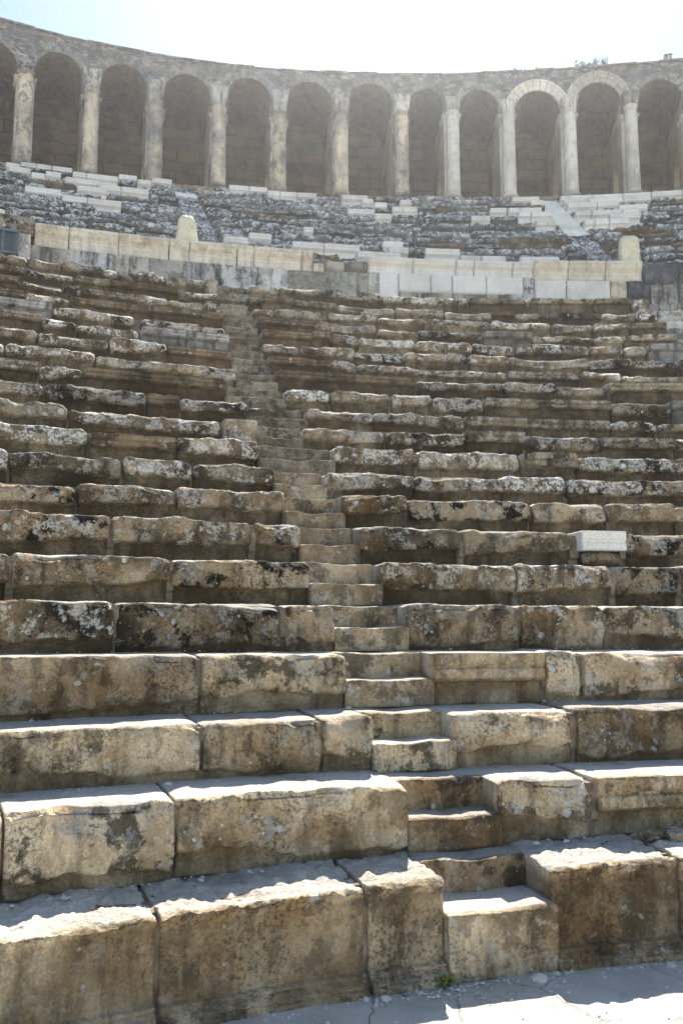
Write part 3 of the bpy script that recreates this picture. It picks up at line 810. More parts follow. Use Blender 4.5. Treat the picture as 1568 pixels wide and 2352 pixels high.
stair_l = [(424, 15, 0), (478, 0, 0)]
thl = (th_at(437, RU(15), 38.9)+th_at(476, RU(0), 22.))/2
thr = th_at(1262, RU(14), 37.8)
thr2 = th_at(1396, RU(1), 23)
print('upper stairs', thl, thr, thr2, 'TH2', TH2)
SW = {'l': lambda j: (thl-.95/RU(j), thl+.95/RU(j)),
      'r': lambda j: ((thr2+(thr-thr2)*j/15)-.95/RU(j), (thr2+(thr-thr2)*j/15)+.95/RU(j))}
rowsW = {j: [] for j in range(NUP)}
for a, b, y in WHITE:
    best = None
    for j in range(NUP):
        th = xt((a+b)/2, j); yy = px_of(RU(j), th, ZU(j, th)+.06)[1]
        if best is None or abs(yy-y) < best[0]: best = (abs(yy-y), j)
    j = best[1]
    rowsW[j].append((xt(a, j), xt(b, j)))
n_ind = 0
stuff = []; stuffb = []
WH = 0
IND_MAX = 300-nb-len(WHITE)-1
def wlabel(j, th, i): pass
HEIGHTN = ['lowest', 'second lowest', 'third lowest', 'fourth lowest', 'fifth lowest', 'sixth lowest', 'seventh lowest', 'eighth lowest', 'eighth highest', 'seventh highest', 'sixth highest', 'fifth highest', 'fourth highest', 'third highest', 'second highest', 'topmost']
UL, UR = -.80, .28
for j in range(NUP):
    R = RU(j); dR = RU(1)-RU(0)
    busy = sorted(rowsW[j]); 
    cl = []
    for a, b in busy:
        if cl and a < cl[-1][1]: a = cl[-1][1]+.0003
        if b-a > .004: cl.append((a, b))
    stairs = [SW['l'](j), SW['r'](j)]
    # white marble blocks
    wl = wr_ = 0
    for i, (a, b) in enumerate(cl):
        c = (a+b)/2
        for s0, s1 in stairs:
            if a < s1 and b > s1: a = max(a, s1) if c > (s0+s1)/2 else a
            if b > s0 and a < s0: b = min(b, s0)
        if b-a < .004: continue
        zt0, zt1 = ZU(j, a)+.06, ZU(j, b)+.06
        o = block('marble_seat_block', R-.12, a, b, ZU(j, c)-1.18, zt0, zt1, dR+.1, 'mould', .13, 4000+j*50+i, M['marble'], None, rough=.25, gap=.015)
        sec = 'left of the left upper stairway' if c < stairs[0][0] else ('between the upper stairways' if c < stairs[1][0] else 'right of the right upper stairway')
        same = [q for q in cl if (('left of the left upper stairway' if (q[0]+q[1])/2 < stairs[0][0] else ('between the upper stairways' if (q[0]+q[1])/2 < stairs[1][0] else 'right of the right upper stairway')) == sec)]
        rk = same.index(cl[i]) if cl[i] in same else 0
        pos = 'lone' if len(same) == 1 else ['leftmost', 'second from left', 'third from left', 'fourth from left', 'fifth from left', 'sixth from left', 'seventh from left', 'eighth from left', 'ninth from left', 'tenth from left', 'eleventh from left', 'twelfth from left'][rk]
        tag(o, '%s white block %s, %s row' % (pos, sec, HEIGHTN[j]), 'marble block', 'white marble seat blocks of the upper tier'); WH += 1
    # weathered blocks in what is left
    free = []
    cur = UL
    for a, b in sorted(cl+stairs):
        if a > cur: free.append((cur, a))
        cur = max(cur, b)
    free.append((cur, UR))
    rr = random.Random(70+j)
    idxs = {}
    for a, b in free:
        t = a
        while t < b-.002:
            ln = rr.uniform(1.6, 4.2)/R
            e = min(b, t+ln)
            if b-e < .012: e = b
            drop = rr.uniform(.0, .18) if rr.random() < .85 else rr.uniform(.2, .45)
            st = 'worn' if rr.random() < .86 else 'mould'
            brown = rr.random() < .10
            zt0, zt1 = ZU(j, t)-drop, ZU(j, e)-drop+rr.uniform(-.05, .05)
            c = (t+e)/2
            inview = -10 < px_of(R, c, ZU(j, c))[0] < 1578
            ind = j <= 2 and inview and n_ind < IND_MAX
            g = block_geo(R+rr.uniform(-.12, .10), t, e, ZU(j, c)-1.2, zt0, zt1, dR+.25, st, .17 if ind else .24, 5000+j*97+int(t*1e4), wear=.12, rough=.9, gap=.02, chips=1, vis=.40)
            if ind:
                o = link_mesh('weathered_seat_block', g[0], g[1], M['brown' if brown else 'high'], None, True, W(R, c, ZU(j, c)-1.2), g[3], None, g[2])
                s_i = 0 if c < stairs[0][0] else (1 if c < stairs[1][0] else 2)
                idxs[s_i] = idxs.get(s_i, 0)+1
                where = ['left of the left upper stairway', 'rightward of left upper stairway', 'right of the right upper stairway'][s_i]
                N_ = ['first', 'second', 'third', 'fourth', 'fifth', 'sixth', 'seventh', 'eighth', 'ninth', 'tenth', 'eleventh', 'twelfth', 'thirteenth', 'fourteenth', 'fifteenth', 'sixteenth', 'seventeenth', 'eighteenth', 'nineteenth', 'twentieth']
                q = idxs[s_i]-1
                nm = N_[q] if q < 20 else 'twenty-'+N_[q-20]
                cs = 'plain brown' if brown else 'grey'
                if s_i == 0: pos = '%s from picture edge, %s' % (nm, where)
                else: pos = '%s %s' % (nm, where)
                tag(o, '%s seat, %s, %s row' % (cs, pos, HEIGHTN[j]), 'seat block', 'weathered seat blocks of the upper tier')
                n_ind += 1
            else:
                (stuffb if brown else stuff).append((g[0], g[1], g[2]))
            t = e
def join(lst):
    V = []; Fc = []; A = []
    for v, f, a in lst:
        o = len(V); V += v; A += a; Fc += [tuple(i+o for i in q) for q in f]
    return V, Fc, A
print('lower', nb, 'white', WH, 'ind', n_ind, 'stuff', len(stuff), len(stuffb))
V, Fc, A = join(stuff+stuffb)
me_o = link_mesh('distant_seat_blocks', V, Fc, M['high'], None, True, None, None, None, A)
me_o.data.materials.append(M['brown'])
nfst = sum(len(s[1]) for s in stuff)
mi = np.zeros(len(Fc), dtype=np.int32); mi[nfst:] = 1
me_o.data.polygons.foreach_set('material_index', mi)
tag(me_o, 'mass of small weathered grey seats in the higher rows of the upper tier', 'seat blocks', 'weathered seat blocks of the upper tier', 'stuff')
# core of the upper tier
pr = [(RC+.6, lambda th: zc(th)-.5)]
for j in range(NUP):
    z = (lambda j: (lambda th: ZU(j, th)-.75))(j)
    pr.append((RU(j)+.45, z)); pr.append((RU(j)+(RU(1)-RU(0))+.45, z))
V, Fc = ring_strip('x', pr, UL-.05, UR+.02, 70, None)
tag(link_mesh('upper_bedding', V, Fc, M['bed'], None, False), 'rubble bedding under the upper seats', 'bedding', None, 'structure')
# stairways of the upper tier
for key, lab in (('l', 'dark weathered stairway at left, climbing the upper tier to the arcade'), ('r', 'stairway at right with bright white upper steps below the arcade')):
    root = empty('upper_stairway', W(RU(0), sum(SW[key](0))/2, ZU(0, sum(SW[key](0))/2)-1)); tag(root, lab, 'stairway', 'stairways')
    dR = RU(1)-RU(0)
    for j in range(NUP):
        a, b = SW[key](j); c = (a+b)/2; R = RU(j)
        mk = 'marble' if (key == 'r' and j >= 7) or (key == 'l' and j == 13) else 'high'
        z = ZU(j, c); dz = z-(ZU(j-1, c) if j else z-1.1)
        for q in (0, 1):
            ob = block('step', R+dR*.5*q-.1, a, b, z-dz-.3, z-dz*(.5-.5*q)-.08, z-dz*(.5-.5*q)-.08, dR*.5+.3, 'step', .2, 7000+j*2+q, M[mk], root, wear=.03 if mk == 'marble' else .1, rough=.5 if mk == 'marble' else 2., gap=.0)

# ------------------------------------------------------------------ gallery floor, arcade
V, Fc = ring_strip('x', [(101.8, lambda th: zg(th)-.5), (102.0, lambda th: zg(th)-.04), (112., lambda th: zg(th)-.04)], UL, UR, 70, None)
tag(link_mesh('gallery_floor', V, Fc, M['step'], None, False), 'stone floor of the arcaded gallery', 'floor', None, 'structure')

colx = [-95, 53, 206, 354, 501, 641, 784, 924, 1042, 1171, 1313, 1455, 1597, 1740]
cth = [th_at(x, 102.2, 39.) for x in colx]
DTH = cth[1]-cth[0]
cth = [cth[0]-DTH] + cth
PW = 1.45                     # pier width
SPR = 6.55                    # springing above the gallery floor
RD = 110.5                    # back wall
arc = empty('arcade', W(RP, -.25, zg(-.25))); tag(arc, 'curved rubble stone arcade of round arches crowning the upper tier', 'arcade')
def uvd(th, z): return (th*RP*U, z*U)
fv, ff_, fu = [], [], []         # facade
vv, vf, vu = [], [], []          # vaults
sv, sf, su = [], [], []          # pier sides
bv, bf, bu = [], [], []          # back walls
def quad(V_, F_, U_, pts, uvs):
    o = len(V_); V_ += pts; U_ += uvs; F_.append((o, o+1, o+2, o+3))
NA = 22
prev_right = None
bays = []
APEX = [70, 96, 122, 149, 171, 180, 189, 192, 206, 207, 209, 190, 183, 176, 170]
CAPY = [160, 160, 166, 211, 237, 250, 262, 261, 263, 260, 256, 255, 246, 240, 236]
for i in range(len(cth)-1):
    a, b = cth[i]+PW/2/RP, cth[i+1]-PW/2/RP
    r = (b-a)*RP/2; m = (a+b)/2
    base = lambda th: zg(th)
    zs = z_for(APEX[i], RP, m)-r*1.03
    bays.append((a, b, r, m, zs))
    # arch line
    arch = []
    for q in range(NA+1):
        an = math.pi*(1-q/NA)
        arch.append((m+r*math.cos(an)/RP, zs+r*math.sin(an)*1.03))
    top = lambda th: zp(th)
    # facade above the arch (three courses of quads)
    for q in range(NA):
        (t0, z0), (t1, z1) = arch[q], arch[q+1]
        for g0, g1 in ((0, .5), (.5, 1)):
            za = z0+(top(t0)-z0)*g0; zb_ = z0+(top(t0)-z0)*g1; zc_ = z1+(top(t1)-z1)*g1; zd = z1+(top(t1)-z1)*g0
            quad(fv, ff_, fu, [W(RP, t0, za), W(RP, t1, zd), W(RP, t1, zc_), W(RP, t0, zb_)], [uvd(t0, za), uvd(t1, zd), uvd(t1, zc_), uvd(t0, zb_)])
    # vault, radial tunnel in 4 steps with roughness
    nr = 14
    o = len(vv)
    for w in range(nr+1):
        Rr = RP+(RD-RP)*w/nr
        for q, (t, z) in enumerate(arch):
            d_ = .10*nz(t*60, z*1.2, Rr*1.2)+.05*nz(t*200, z*4, Rr*4) if 0 < w else 0
            vv.append(W(Rr, m+(t-m)*(1-d_*.3)*RP/Rr*(1.0+.02*w/nr), z+d_)); vu.append((q*math.pi*r/NA*U+i*5, Rr*U))
    n = NA+1
    for w in range(nr):
        for q in range(NA):
            vf.append((o+w*n+q, o+w*n+q+1, o+(w+1)*n+q+1, o+(w+1)*n+q))
    # back wall
    o = len(bv)
    pts = [(m-r*1.05/RP, zg(m)-.1)] + [(m+(t-m)*1.02, z) for t, z in arch] + [(m+r*1.05/RP, zg(m)-.1)]
    for t, z in pts: bv.append(W(RD-.05, t, z+.1)); bu.append((t*RP*U, z*U))
    bf.append(tuple(range(o, o+len(pts))))
# piers
DR0, DR1, DH = RP+2.4, RP+5.0, 3.6
for i, c in enumerate(cth):
    a, b = c-PW/2/RP, c+PW/2/RP
    zb_ = zg(c)-.05
    zs_l = bays[i-1][4] if i > 0 else zg(c)+SPR
    zs_r = bays[i][4] if i < len(bays) else zg(c)+SPR
    # front face of pier
    zt0, zt1 = zp(a), zp(b)
    for g0, g1 in ((0, .35), (.35, .7), (.7, 1)):
        za, zb2, zc2, zd = zb_+(zt0-zb_)*g0, zb_+(zt1-zb_)*g0, zb_+(zt1-zb_)*g1, zb_+(zt0-zb_)*g1
        quad(fv, ff_, fu, [W(RP, a, za), W(RP, b, zb2), W(RP, b, zc2), W(RP, a, zd)], [uvd(a, za), uvd(b, zb2), uvd(b, zc2), uvd(a, zd)])
    # side walls with an arched passage through them
    for sgn, zs in ((-1, zs_l), (1, zs_r)):
        def T(Rr): return c + sgn*PW/2/RP*(1 if Rr <= RP+.01 else RP/Rr)
        zspr = zs+.02
        segs = [(RP, DR0, 0, 0)]
        NP = 8; rad = (DR1-DR0)/2
        def side(ra, rb, la, lb):
            quad(sv, sf, su, [W(ra, T(ra), zb_+la), W(rb, T(rb), zb_+lb), W(rb, T(rb), zspr), W(ra, T(ra), zspr)], [(ra*U, zb_*U+la*U), (rb*U, zb_*U+lb*U), (rb*U, zspr*U), (ra*U, zspr*U)])
        side(RP, DR0, 0, 0)
        for q in range(NP):
            an0, an1 = math.pi*(1-q/NP), math.pi*(1-(q+1)/NP)
            side(DR0+rad+rad*math.cos(an0), DR0+rad+rad*math.cos(an1), DH+rad*math.sin(an0), DH+rad*math.sin(an1))
        side(DR1, RD, 0, 0)
    # reveals of the passage
    pr_ = [(DR0, 0)]+[((DR0+DR1)/2+(DR1-DR0)/2*math.cos(math.pi*(1-q/8)), DH+(DR1-DR0)/2*math.sin(math.pi*(1-q/8))) for q in range(9)]+[(DR1, 0)]
    for (r0, h0), (r1, h1) in zip(pr_, pr_[1:]):
        a0, b0 = c-PW/2/RP*RP/r0, c+PW/2/RP*RP/r0
        quad(sv, sf, su, [W(r0, a0, zb_+h0), W(r0, b0, zb_+h0), W(r1, b0, zb_+h1), W(r1, a0, zb_+h1)], [(0, h0*U), (PW*U, h0*U), (PW*U, h1*U+.3), (0, h1*U+.3)])
link_mesh('facade', fv, ff_, M['rubble'], arc, False, None, None, fu)
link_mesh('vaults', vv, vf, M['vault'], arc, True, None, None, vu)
link_mesh('pier_walls', sv, sf, M['pierside'], arc, False, None, None, su)
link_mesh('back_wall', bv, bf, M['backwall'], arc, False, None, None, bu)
# top and outer side so that the building is solid
tA, tB = cth[0], cth[-1]
V = []; Fc = []; UVs = []
n = 90
for i in range(n+1):
    th = tA+(tB-tA)*i/n
    for Rr, z in ((RP, zp(th)), (RD+1.2, zp(th)-.1), (RD+1.2, zg(th)-2)):
        V.append(W(Rr, th, z)); UVs.append((th*RP*U, (z+Rr)*U))
for i in range(n):
    for j in range(2): Fc.append((i*3+j, i*3+j+1, i*3+4+j, i*3+3+j))
link_mesh('roof', V, Fc, M['rubble'], arc, False, None, None, UVs)
# coping: thin irregular slabs
V = []; Fc = []; UVs = []
t = tA; rr = random.Random(4)
while t < tB:
    e = t+rr.uniform(1.2, 2.6)/RP
    h = rr.uniform(.14, .24); pj = rr.uniform(.08, .18); lift = rr.uniform(-.02, .03)
    o = len(V)
    for th in (t, e-.0004):
        for Rr, dz in ((RP-pj, 0), (RP-pj, h), (RP+1.6, h), (RP+1.6, 0)):
            V.append(W(Rr, th, zp(th)+dz+lift)); UVs.append((th*RP*U, (zp(th)+dz+Rr)*U))
    Fc += [(o, o+4, o+5, o+1), (o+1, o+5, o+6, o+2), (o+3, o+2, o+6, o+7), (o, o+1, o+2, o+3), (o+4, o+7, o+6, o+5), (o, o+3, o+7, o+4)]
    t = e
link_mesh('coping', V, Fc, M['rubble'], arc, False, None, None, UVs)
# rings of voussoirs
for i, (a, b, r, m, zs) in enumerate(bays):
    white = i in (10, 11)
    V = []; Fc = []; rr = random.Random(i+300); UVs = []
    N = 13 if white else 27
    wth = 1.0 if white else .95
    for q in range(N):
        a0 = math.pi*(q+.05)/N; a1 = math.pi*(q+.95)/N
        layers = ((r+.01, r+wth*rr.uniform(.55, .95), .03+rr.uniform(0, .09)),)
        if white: layers = ((r+.01, r+.45, .14), (r+.45, r+.8, .22), (r+.8, r+1.0, .30))
        for (ri, ro, pj) in layers:
            o = len(V)
            for (an, rad_) in ((a0, ri), (a1, ri), (a1, ro), (a0, ro)):
                for d in (-.12, pj):
                    t_, z_ = m-rad_*math.cos(an)/RP, zs+rad_*math.sin(an)*1.03
                    V.append(W(RP-d, t_, z_)); UVs.append((an*rad_*U*1., rad_*U*2))
            Fc += [(o+1, o+3, o+5, o+7), (o, o+1, o+7, o+6), (o+2, o+4, o+5, o+3), (o, o+2, o+3, o+1), (o+6, o+7, o+5, o+4)]
    link_mesh('arch_ring', V, Fc, M['colwhite' if white else 'voussoir'], arc, False, None, None, UVs)

# columns
def lathe(prof, R, th, zb, n=20, seed=0, rough=.03, chip=0.):
    verts = []; faces = []
    for j, (r, h) in enumerate(prof):
        for i in range(n):
            a = 2*math.pi*i/n
            q = r*(1+rough*fbm(math.cos(a)*1.4+seed, math.sin(a)*1.4, h*.9, 3)) - chip*max(0, nz(math.cos(a)*1.2+seed, math.sin(a)*1.2, h*.6)-.2)
            verts.append(W(R-q*math.cos(a), th+q*math.sin(a)/R, zb+h))
    m_ = len(prof)
    for j in range(m_-1):
        for i in range(n):
            i2 = (i+1) % n
            faces.append((j*n+i, j*n+i2, (j+1)*n+i2, (j+1)*n+i))
    faces.append(tuple(reversed(range(n)))); faces.append(tuple(range((m_-1)*n, m_*n)))
    return verts, faces
def cbox(R0_, R1_, th, w0, w1, z0, z1, seed=0, rough=.05, n=6):
    """tapered squared block: width w0 at z0, w1 at z1; subdivided and roughened"""
    verts = []; faces = []
    for j in range(n+1):
        g = j/n; w = w0+(w1-w0)*g; z = z0+(z1-z0)*g
        rg = []
        for k in range(n): rg.append((-w/2+w*k/n, 0))
        for k in range(n): rg.append((w/2, k/n))
        for k in range(n): rg.append((w/2-w*k/n, 1))
        for k in range(n): rg.append((-w/2, 1-k/n))
        grow = (w-w0)*.5
        for x, y in rg:
            Rr = R0_-grow + (R1_-R0_+grow)*y
            d = rough*fbm(x*1.3+seed, y*2, z*1.3, 3)
            verts.append(W(Rr+d, th+(x*(1+d*.6))/R0_, z))
    m_ = 4*n
    for j in range(n):
        for i in range(m_):
            i2 = (i+1) % m_
            faces.append((j*m_+i, j*m_+i2, (j+1)*m_+i2, (j+1)*m_+i))
    faces.append(tuple(reversed(range(m_)))); faces.append(tuple(range(n*m_, (n+1)*m_)))
    return verts, faces
CLAB = {1: 'dark blue grey patched column, leftmost of the arcade', 2: 'pitted tan and white column, second from the left', 3: 'blotched grey and tan column, third from the left',
 4: 'pale mottled column, fourth from the left', 5: 'banded cream column, fifth from the left', 6: 'streaky grey column, sixth from the left', 7: 'pale column half hidden by glare, seventh from the left',
 8: 'smooth whitish column, eighth from the left', 9: 'white column left of the first restored white arch', 10: 'white column between the two restored white arches', 11: 'honey stained white column right of the restored arches', 12: 'column cut by the right edge of the view'}
for i, c in enumerate(cth):
    if i < 2 or i > 13: continue
    ci = i-1
    base = empty('column', W(102.0, c, zg(c))); 
    tag(base, CLAB[ci], 'column', 'columns of the arcade')
    wht = ci >= 8
    mk = 'colwhite' if wht else 'column'
    z0 = zg(c)-.05
    hS = z_for(CAPY[ci+1], RP-.7, c)-z0-.25-.34
    hI = (bays[i-1][4]+bays[i][4])/2-(z0+.25+hS+.34)
    hP = z_for(265 if ci > 7 else CAPY[ci+1]+14, RP, c)-z0
    rb, rt = (.66, .58) if not wht else (.64, .54)
    RCn = RP-.72
    prof = [(rb*1.0, 0.)] + [(rb+(rt-rb)*q/34, .25+(hS-.25)*q/34) for q in range(35)]
    # joints between drums
    drum = random.Random(ci*3); cuts_ = [drum.uniform(1.2, 2.4), drum.uniform(3, 4.2), drum.uniform(4.6, 5.6)]
    prof = [(r_-(.035 if any(abs(h_-q) < .08 for q in cuts_) else 0), h_) for r_, h_ in prof]
    v, f = lathe(prof, RCn, c, z0+.25, 22, ci*7.3, .03 if wht else .07, .04 if wht else .18)
    link_mesh('shaft', v, f, M[mk], base, True)
    v, f = lathe([(rb*1.22, 0), (rb*1.24, .10), (rb*1.18, .16), (rb*1.1, .2), (rb*1.12, .26), (rb*1.0, .32)], RCn, c, z0, 20, ci, .03, .05)
    link_mesh('column_base', v, f, M[mk], base, True)
    zc0 = z0+.25+hS
    v, f = lathe([(rt, 0), (rt*1.05, .05), (rt*1.03, .12), (rt*1.16, .22), (rt*1.22, .30), (rt*1.22, .34)], RCn, c, zc0, 20, ci, .05, .1)
    link_mesh('capital', v, f, M[mk], base, True)
    # impost carrying the arch feet
    v, f = cbox(RP-1.25, RP+.05, c, 1.15, 1.55, zc0+.34, zc0+.34+max(.8, hI+.35), ci*3.1, .10)
    link_mesh('impost', v, f, M['wallgrey'] if ci not in (1,) else M['high'], base, True)
    # pier capital showing on both sides behind the shaft
    v, f = cbox(RP-.12, RP+1.6, c, PW+.02, PW+.42, z0+hP-.4, z0+hP, ci*1.7, .03)
    link_mesh('pier_capital', v, f, M[mk], base, True)
    v, f = cbox(RP-.10, RP+.4, c, PW+.015, PW+.015, z0, z0+hP-.39, ci*1.9, .02)
    link_mesh('pier', v, f, M['colwhite' if wht else 'wallgrey'], base, True)

# square post on the parapet
th = th_at(1532, RP+.6, 52.); zz = zp(th)+.1
v, f = cbox(RP+.2, RP+1.0, th, .62, .62, zz, zz+.72, 3, .03)
o1 = empty('parapet_post', W(RP+.5, th, zz)); tag(o1, 'short square stone post standing on the parapet at right', 'post')
link_mesh('shaft', v, f, M['wallgrey'], o1, False)
v, f = cbox(RP+.12, RP+1.08, th, .76, .70, zz+.722, zz+.86, 4, .02); link_mesh('cap', v, f, M['wallgrey'], o1, False)

# ------------------------------------------------------------------ plants
def leafy(name, label, R, th, zb, spread, h, nstem, nleaf, seed, lsz):
    rr = random.Random(seed)
    root = empty(name, W(R, th, zb)); tag(root, label, 'plant')
    st = []; LV = []; LF = []
    b = Vector(W(R, th, zb))
    for i in range(nstem):
        off = Vector((rr.uniform(-spread, spread), rr.uniform(-.1, .1)*spread, 0))
        hh = h*rr.uniform(.35, 1)
        lean = Vector((rr.uniform(-.4, .4), rr.uniform(-.4, .4), 1))*hh
        pts = [b+off+lean*(q/4)+Vector((0, 0, 0 if q < 4 else -.05*hh)) for q in range(5)]
        st.append(tube([tuple(p) for p in pts], [.010*h/.5+.002, .008*h/.5, .006*h/.5, .004*h/.5, .002], 5))
        for _ in range(nleaf):
            q = pts[0].lerp(pts[-1], rr.uniform(.15, 1.05)) + Vector((rr.gauss(0, .08), rr.gauss(0, .08), rr.gauss(0, .06)))*h
            d1 = Vector((rr.uniform(-1, 1), rr.uniform(-1, 1), rr.uniform(-.3, 1))).normalized()*lsz*rr.uniform(.6, 1.3)
            d2 = d1.cross(Vector((rr.uniform(-1, 1), rr.uniform(-1, 1), rr.uniform(-1, 1)))).normalized()*lsz*.3
            o = len(LV); LV += [tuple(q), tuple(q+d1*.5+d2), tuple(q+d1), tuple(q+d1*.5-d2)]; LF.append((o, o+1, o+2, o+3))
    v, f = merge(st); link_mesh('stems', v, f, M['twig'], root, True)
    link_mesh('leaves', LV, LF, M['grass'], root, False)
for (x, lab, spr, h, ns, nl, sd, ls) in ((1345, 'leafy green bush growing on the parapet above the restored arches', .75, .45, 16, 34, 2, .075),
        (1385, 'taller tufted sprig on the parapet, right of the bush', .18, .55, 5, 34, 5, .07),
        (1206, 'low green tuft on the parapet left of the restored arches', .5, .22, 12, 22, 9, .06),
        (1275, 'thin line of dry grass along the parapet top', .7, .10, 26, 8, 12, .05)):
    th = th_at(x, RP+.3, 51.5); leafy('plant', lab, RP+.3, th, zp(th)+.12, spr, h, ns, nl, sd, ls)
th = th_at(1021, R0-.12, ZFLOOR); leafy('weed', 'small green weed at the foot of the podium by the bottom step', R0-.14, th, ZFLOOR, .03, .085, 6, 7, 31, .042)

# ------------------------------------------------------------------ orchestra floor
V = []; Fc = []
nR, nT = 90, 220
RR = [R0+.5 - (i/nR)**1.7*14.0 for i in range(nR+1)]
for i, Rr in enumerate(RR):
    for j in range(nT+1):
        th = -.62+.80*j/nT
        x, y, z = W(Rr, th, ZFLOOR)
        z += .010*fbm(x*1.6, y*1.6, 0, 3)+.004*nz(x*9, y*9, 0)
        V.append((x, y, z))
for i in range(nR):
    for j in range(nT):
        a = i*(nT+1)+j; Fc.append((a, a+1, a+nT+2, a+nT+1))
o = link_mesh('orchestra_floor', V, Fc, M['floor'], None, True)
tag(o, 'pale cracked stone paving of the orchestra', 'ground', None, 'structure')
# ground sheet all around, to the horizon
V = []; Fc = []
for i in range(5):
    for j in range(5): V.append(((-1+i*.5)*600, (-1+j*.5)*600, -.05))
for i in range(4):
    for j in range(4): a = i*5+j; Fc.append((a, a+5, a+6, a+1))
tag(link_mesh('ground', V, Fc, M['floor'], None, False), 'open stone ground around the theatre', 'ground', None, 'structure')

# ------------------------------------------------------------------ loose stones
def rock(R, th, zb, s, seed, mat, label, group, name='stone_chip', cat='stone chip', flat=.6):
    rr = random.Random(seed); V = []; Fc = []
    nu, nv = 12, 7
    for j in range(nv+1):
        ph = math.pi*j/nv
        for i in range(nu):
            a = 2*math.pi*i/nu
            d = Vector((math.sin(ph)*math.cos(a), math.sin(ph)*math.sin(a), math.cos(ph)))
            k = s*(1+.42*nz(d.x*1.5+seed, d.y*1.5, d.z*1.5)+.14*nz(d.x*4, d.y*4+seed, d.z*4))
            V.append((d.x*k*1.15, d.y*k, d.z*k*flat))
    for j in range(nv):
        for i in range(nu):
            i2 = (i+1) % nu; Fc.append((j*nu+i, (j+1)*nu+i, (j+1)*nu+i2, j*nu+i2))
    me = bpy.data.meshes.new(name); me.from_pydata(V, [], Fc); me.materials.append(mat)
    o = bpy.data.objects.new(name, me); COL.objects.link(o)
    p = W(R, th, zb); o.location = (p[0], p[1], p[2]+s*flat*.55); o.rotation_euler = (0, 0, rr.uniform(0, 6))
    tag(o, label, cat, group)
    return o
def floor_rock(x, off, s, seed, label, mat='pebble'):
    R = R0-off; th = th_at(x, R, ZFLOOR); rock(R, th, ZFLOOR, s, seed, M[mat], label, 'stone chips lying on the stone')
floor_rock(1240, .30, .042, 1, 'largest white stone chip on the floor before the bottom step')
for i, (x, off, s, lab) in enumerate([(1277, .16, .020, 'small white chip at the corner of the cracked podium block'), (1300, .16, .014, 'tiny white chip under the cracked podium block'), (1228, .22, .015, 'tiny chip beside the largest white chip'),
      (1540, .32, .024, 'pale chip on the floor at the right edge'), (885, .24, .026, 'pale chip by the narrow podium block, left of the weed'), (930, .17, .017, 'small chip under the narrow podium block'), (1108, .16, .013, 'tiny chip below the middle of the bottom step'), (840, .16, .02, 'chip at the joint between podium blocks')]):
    floor_rock(x, off, s, 40+i, lab, 'pebble' if i != 5 else 'pebbled')
for i, (k, x, lab) in enumerate([(0, 462, 'white chip lying on the podium top under the long cream block'), (0, 150, 'white chip on the podium top at left'), (1, 385, 'pale chip on the seat below the joint at left'), (1, 500, 'small chip on the seat two rows up, left'), (0, 1230, 'chip on the podium top near the steps'), (1, 1425, 'thin dark chip on the moulded seat at right'), (0, 1300, 'small chip on the rough podium top at right'), (2, 800, 'chip on the seat three rows up near the stairway')]):
    R = RK(k)+1.455-.16; th = th_at(x, R, ZK[k](-.2)); rock(R, th, ZK[k](th)-.01, .018+.004*(i % 3), 60+i, M['pebble' if i != 5 else 'pebbled'], lab, 'stone chips lying on the stone')

for i, (x, off, sz, lab) in enumerate([(1490, .30, .075, 'broken dark stone lump behind the podium block at the right edge'), (1548, .42, .10, 'larger broken stone at the right edge on the podium top')]):
    R = RK(1)-off; th = th_at(x, R, ZK[0](.1)); rock(R, th, ZK[0](th)-.02, sz, 90+i, M['low'], lab, 'broken stones', 'broken_stone', 'broken stone', .5)
rr = random.Random(99); gv = []
for i in range(520):
    onf = i < 330
    if onf:
        R = R0-.13-abs(rr.gauss(0, .16))-(rr.random() < .25)*rr.uniform(0, 2); th = th_at(rr.uniform(600, 1620), R, ZFLOOR); zz = ZFLOOR
    else:
        k = rr.choice([0, 0, 1, 1, 2, 3]); R = RK(k+1)+.02-abs(rr.gauss(0, .10)); th = th_at(rr.uniform(0, 1568), R, ZK[k](-.2)); zz = ZK[k](th)+.0
        if STAIR[k+1][0]-.01 < th < STAIR[k+1][1]+.01: continue
    sz = rr.uniform(.004, .011)*(1.5 if rr.random() < .1 else 1); p = W(R, th, zz)
    V = []
    for a, b, c in ((1, 0, 0), (-1, 0, 0), (0, 1, 0), (0, -1, 0), (0, 0, 1), (0, 0, -1)):
        V.append((p[0]+a*sz*rr.uniform(.7, 1.5), p[1]+b*sz*rr.uniform(.7, 1.4), p[2]+c*sz*rr.uniform(.5, 1.)+sz*.4))
    gv.append((V, [(0, 2, 4), (2, 1, 4), (1, 3, 4), (3, 0, 4), (2, 0, 5), (1, 2, 5), (3, 1, 5), (0, 3, 5)]))
V, Fc = merge(gv)
tag(link_mesh('grit', V, Fc, M['pebble'], None, False), 'scattered grit and tiny stone crumbs along the foot of the seats', 'grit', None, 'stuff')
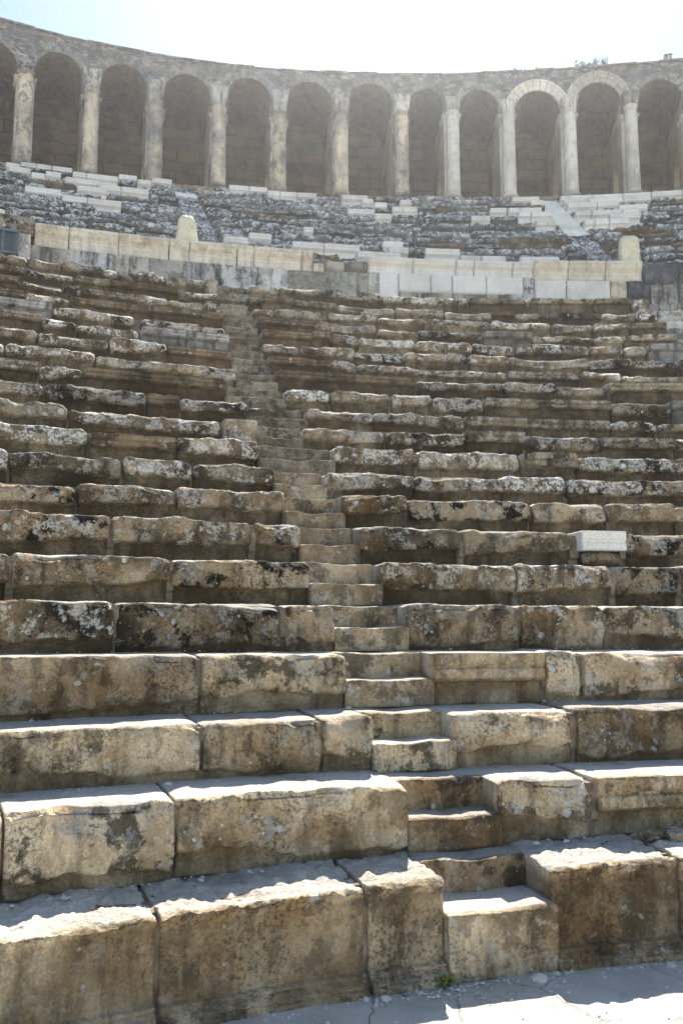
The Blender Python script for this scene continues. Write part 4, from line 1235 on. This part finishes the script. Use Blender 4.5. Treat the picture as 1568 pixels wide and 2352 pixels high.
# ------------------------------------------------------------------ air
import bmesh
x0, x1, y0, y1, z0, z1 = -75, 75, -30, 60, -1.0, 34.
V = [(a, b, c) for a in (x0, x1) for b in (y0, y1) for c in (z0, z1)]
Fc = [(0, 1, 3, 2), (4, 6, 7, 5), (0, 4, 5, 1), (2, 3, 7, 6), (0, 2, 6, 4), (1, 5, 7, 3)]
hm = bpy.data.materials.new('added_glare_haze'); hm.use_nodes = True
nt = hm.node_tree; nt.nodes.clear()
mo = nt.nodes.new('ShaderNodeOutputMaterial'); pv = nt.nodes.new('ShaderNodeVolumePrincipled')
pv.inputs['Color'].default_value = (.86, .92, 1., 1); pv.inputs['Density'].default_value = .0007; pv.inputs['Anisotropy'].default_value = .75
nt.links.new(pv.outputs[0], mo.inputs['Volume'])
hz = link_mesh('added_haze', V, Fc, hm, None, False)  # volume added to imitate the veil of lens glare
tag(hz, 'thin added haze imitating lens glare across the theatre', 'added_haze', None, 'stuff')

# ------------------------------------------------------------------ light
SUN_EL, SUN_AZ = math.radians(47), math.radians(5)      # azimuth to the right of straight ahead (+Y)
sd = bpy.data.lights.new('sun', 'SUN'); sd.energy = 5.0; sd.angle = math.radians(.53); sd.color = (1., .93, .82)
so = bpy.data.objects.new('sun', sd); COL.objects.link(so)
dirv = Vector((math.sin(SUN_AZ)*math.cos(SUN_EL), math.cos(SUN_AZ)*math.cos(SUN_EL), math.sin(SUN_EL)))
so.rotation_euler = dirv.to_track_quat('Z', 'Y').to_euler(); so.location = (0, 0, 60)
w = bpy.data.worlds.new('World'); scene.world = w; w.use_nodes = True
nt = w.node_tree; bg = nt.nodes['Background']; bg.inputs['Strength'].default_value = .078
sky = nt.nodes.new('ShaderNodeTexSky'); sky.sky_type = 'NISHITA'; sky.sun_disc = False
sky.sun_elevation = SUN_EL; sky.sun_rotation = SUN_AZ; sky.altitude = 0; sky.air_density = 1.0; sky.dust_density = .3; sky.ozone_density = 1.0
nt.links.new(sky.outputs[0], bg.inputs['Color'])

# ------------------------------------------------------------------ camera
cd = bpy.data.cameras.new('camera'); co = bpy.data.objects.new('camera', cd); COL.objects.link(co)
cd.sensor_fit = 'VERTICAL'; cd.sensor_height = 36; cd.sensor_width = 24; cd.lens = 36*F/2352
co.location = (0, 0, HC*U); co.rotation_euler = (math.pi/2+PIT, 0, 0)
cd.clip_start = .05; cd.clip_end = 3000
cd.dof.use_dof = True; cd.dof.focus_distance = 8.; cd.dof.aperture_fstop = 9.
scene.camera = co
scene.view_settings.view_transform = 'Standard'; scene.view_settings.look = 'None'; scene.view_settings.gamma = 1
scene.view_settings.exposure = 1.42
scene.cycles.volume_bounces = 1
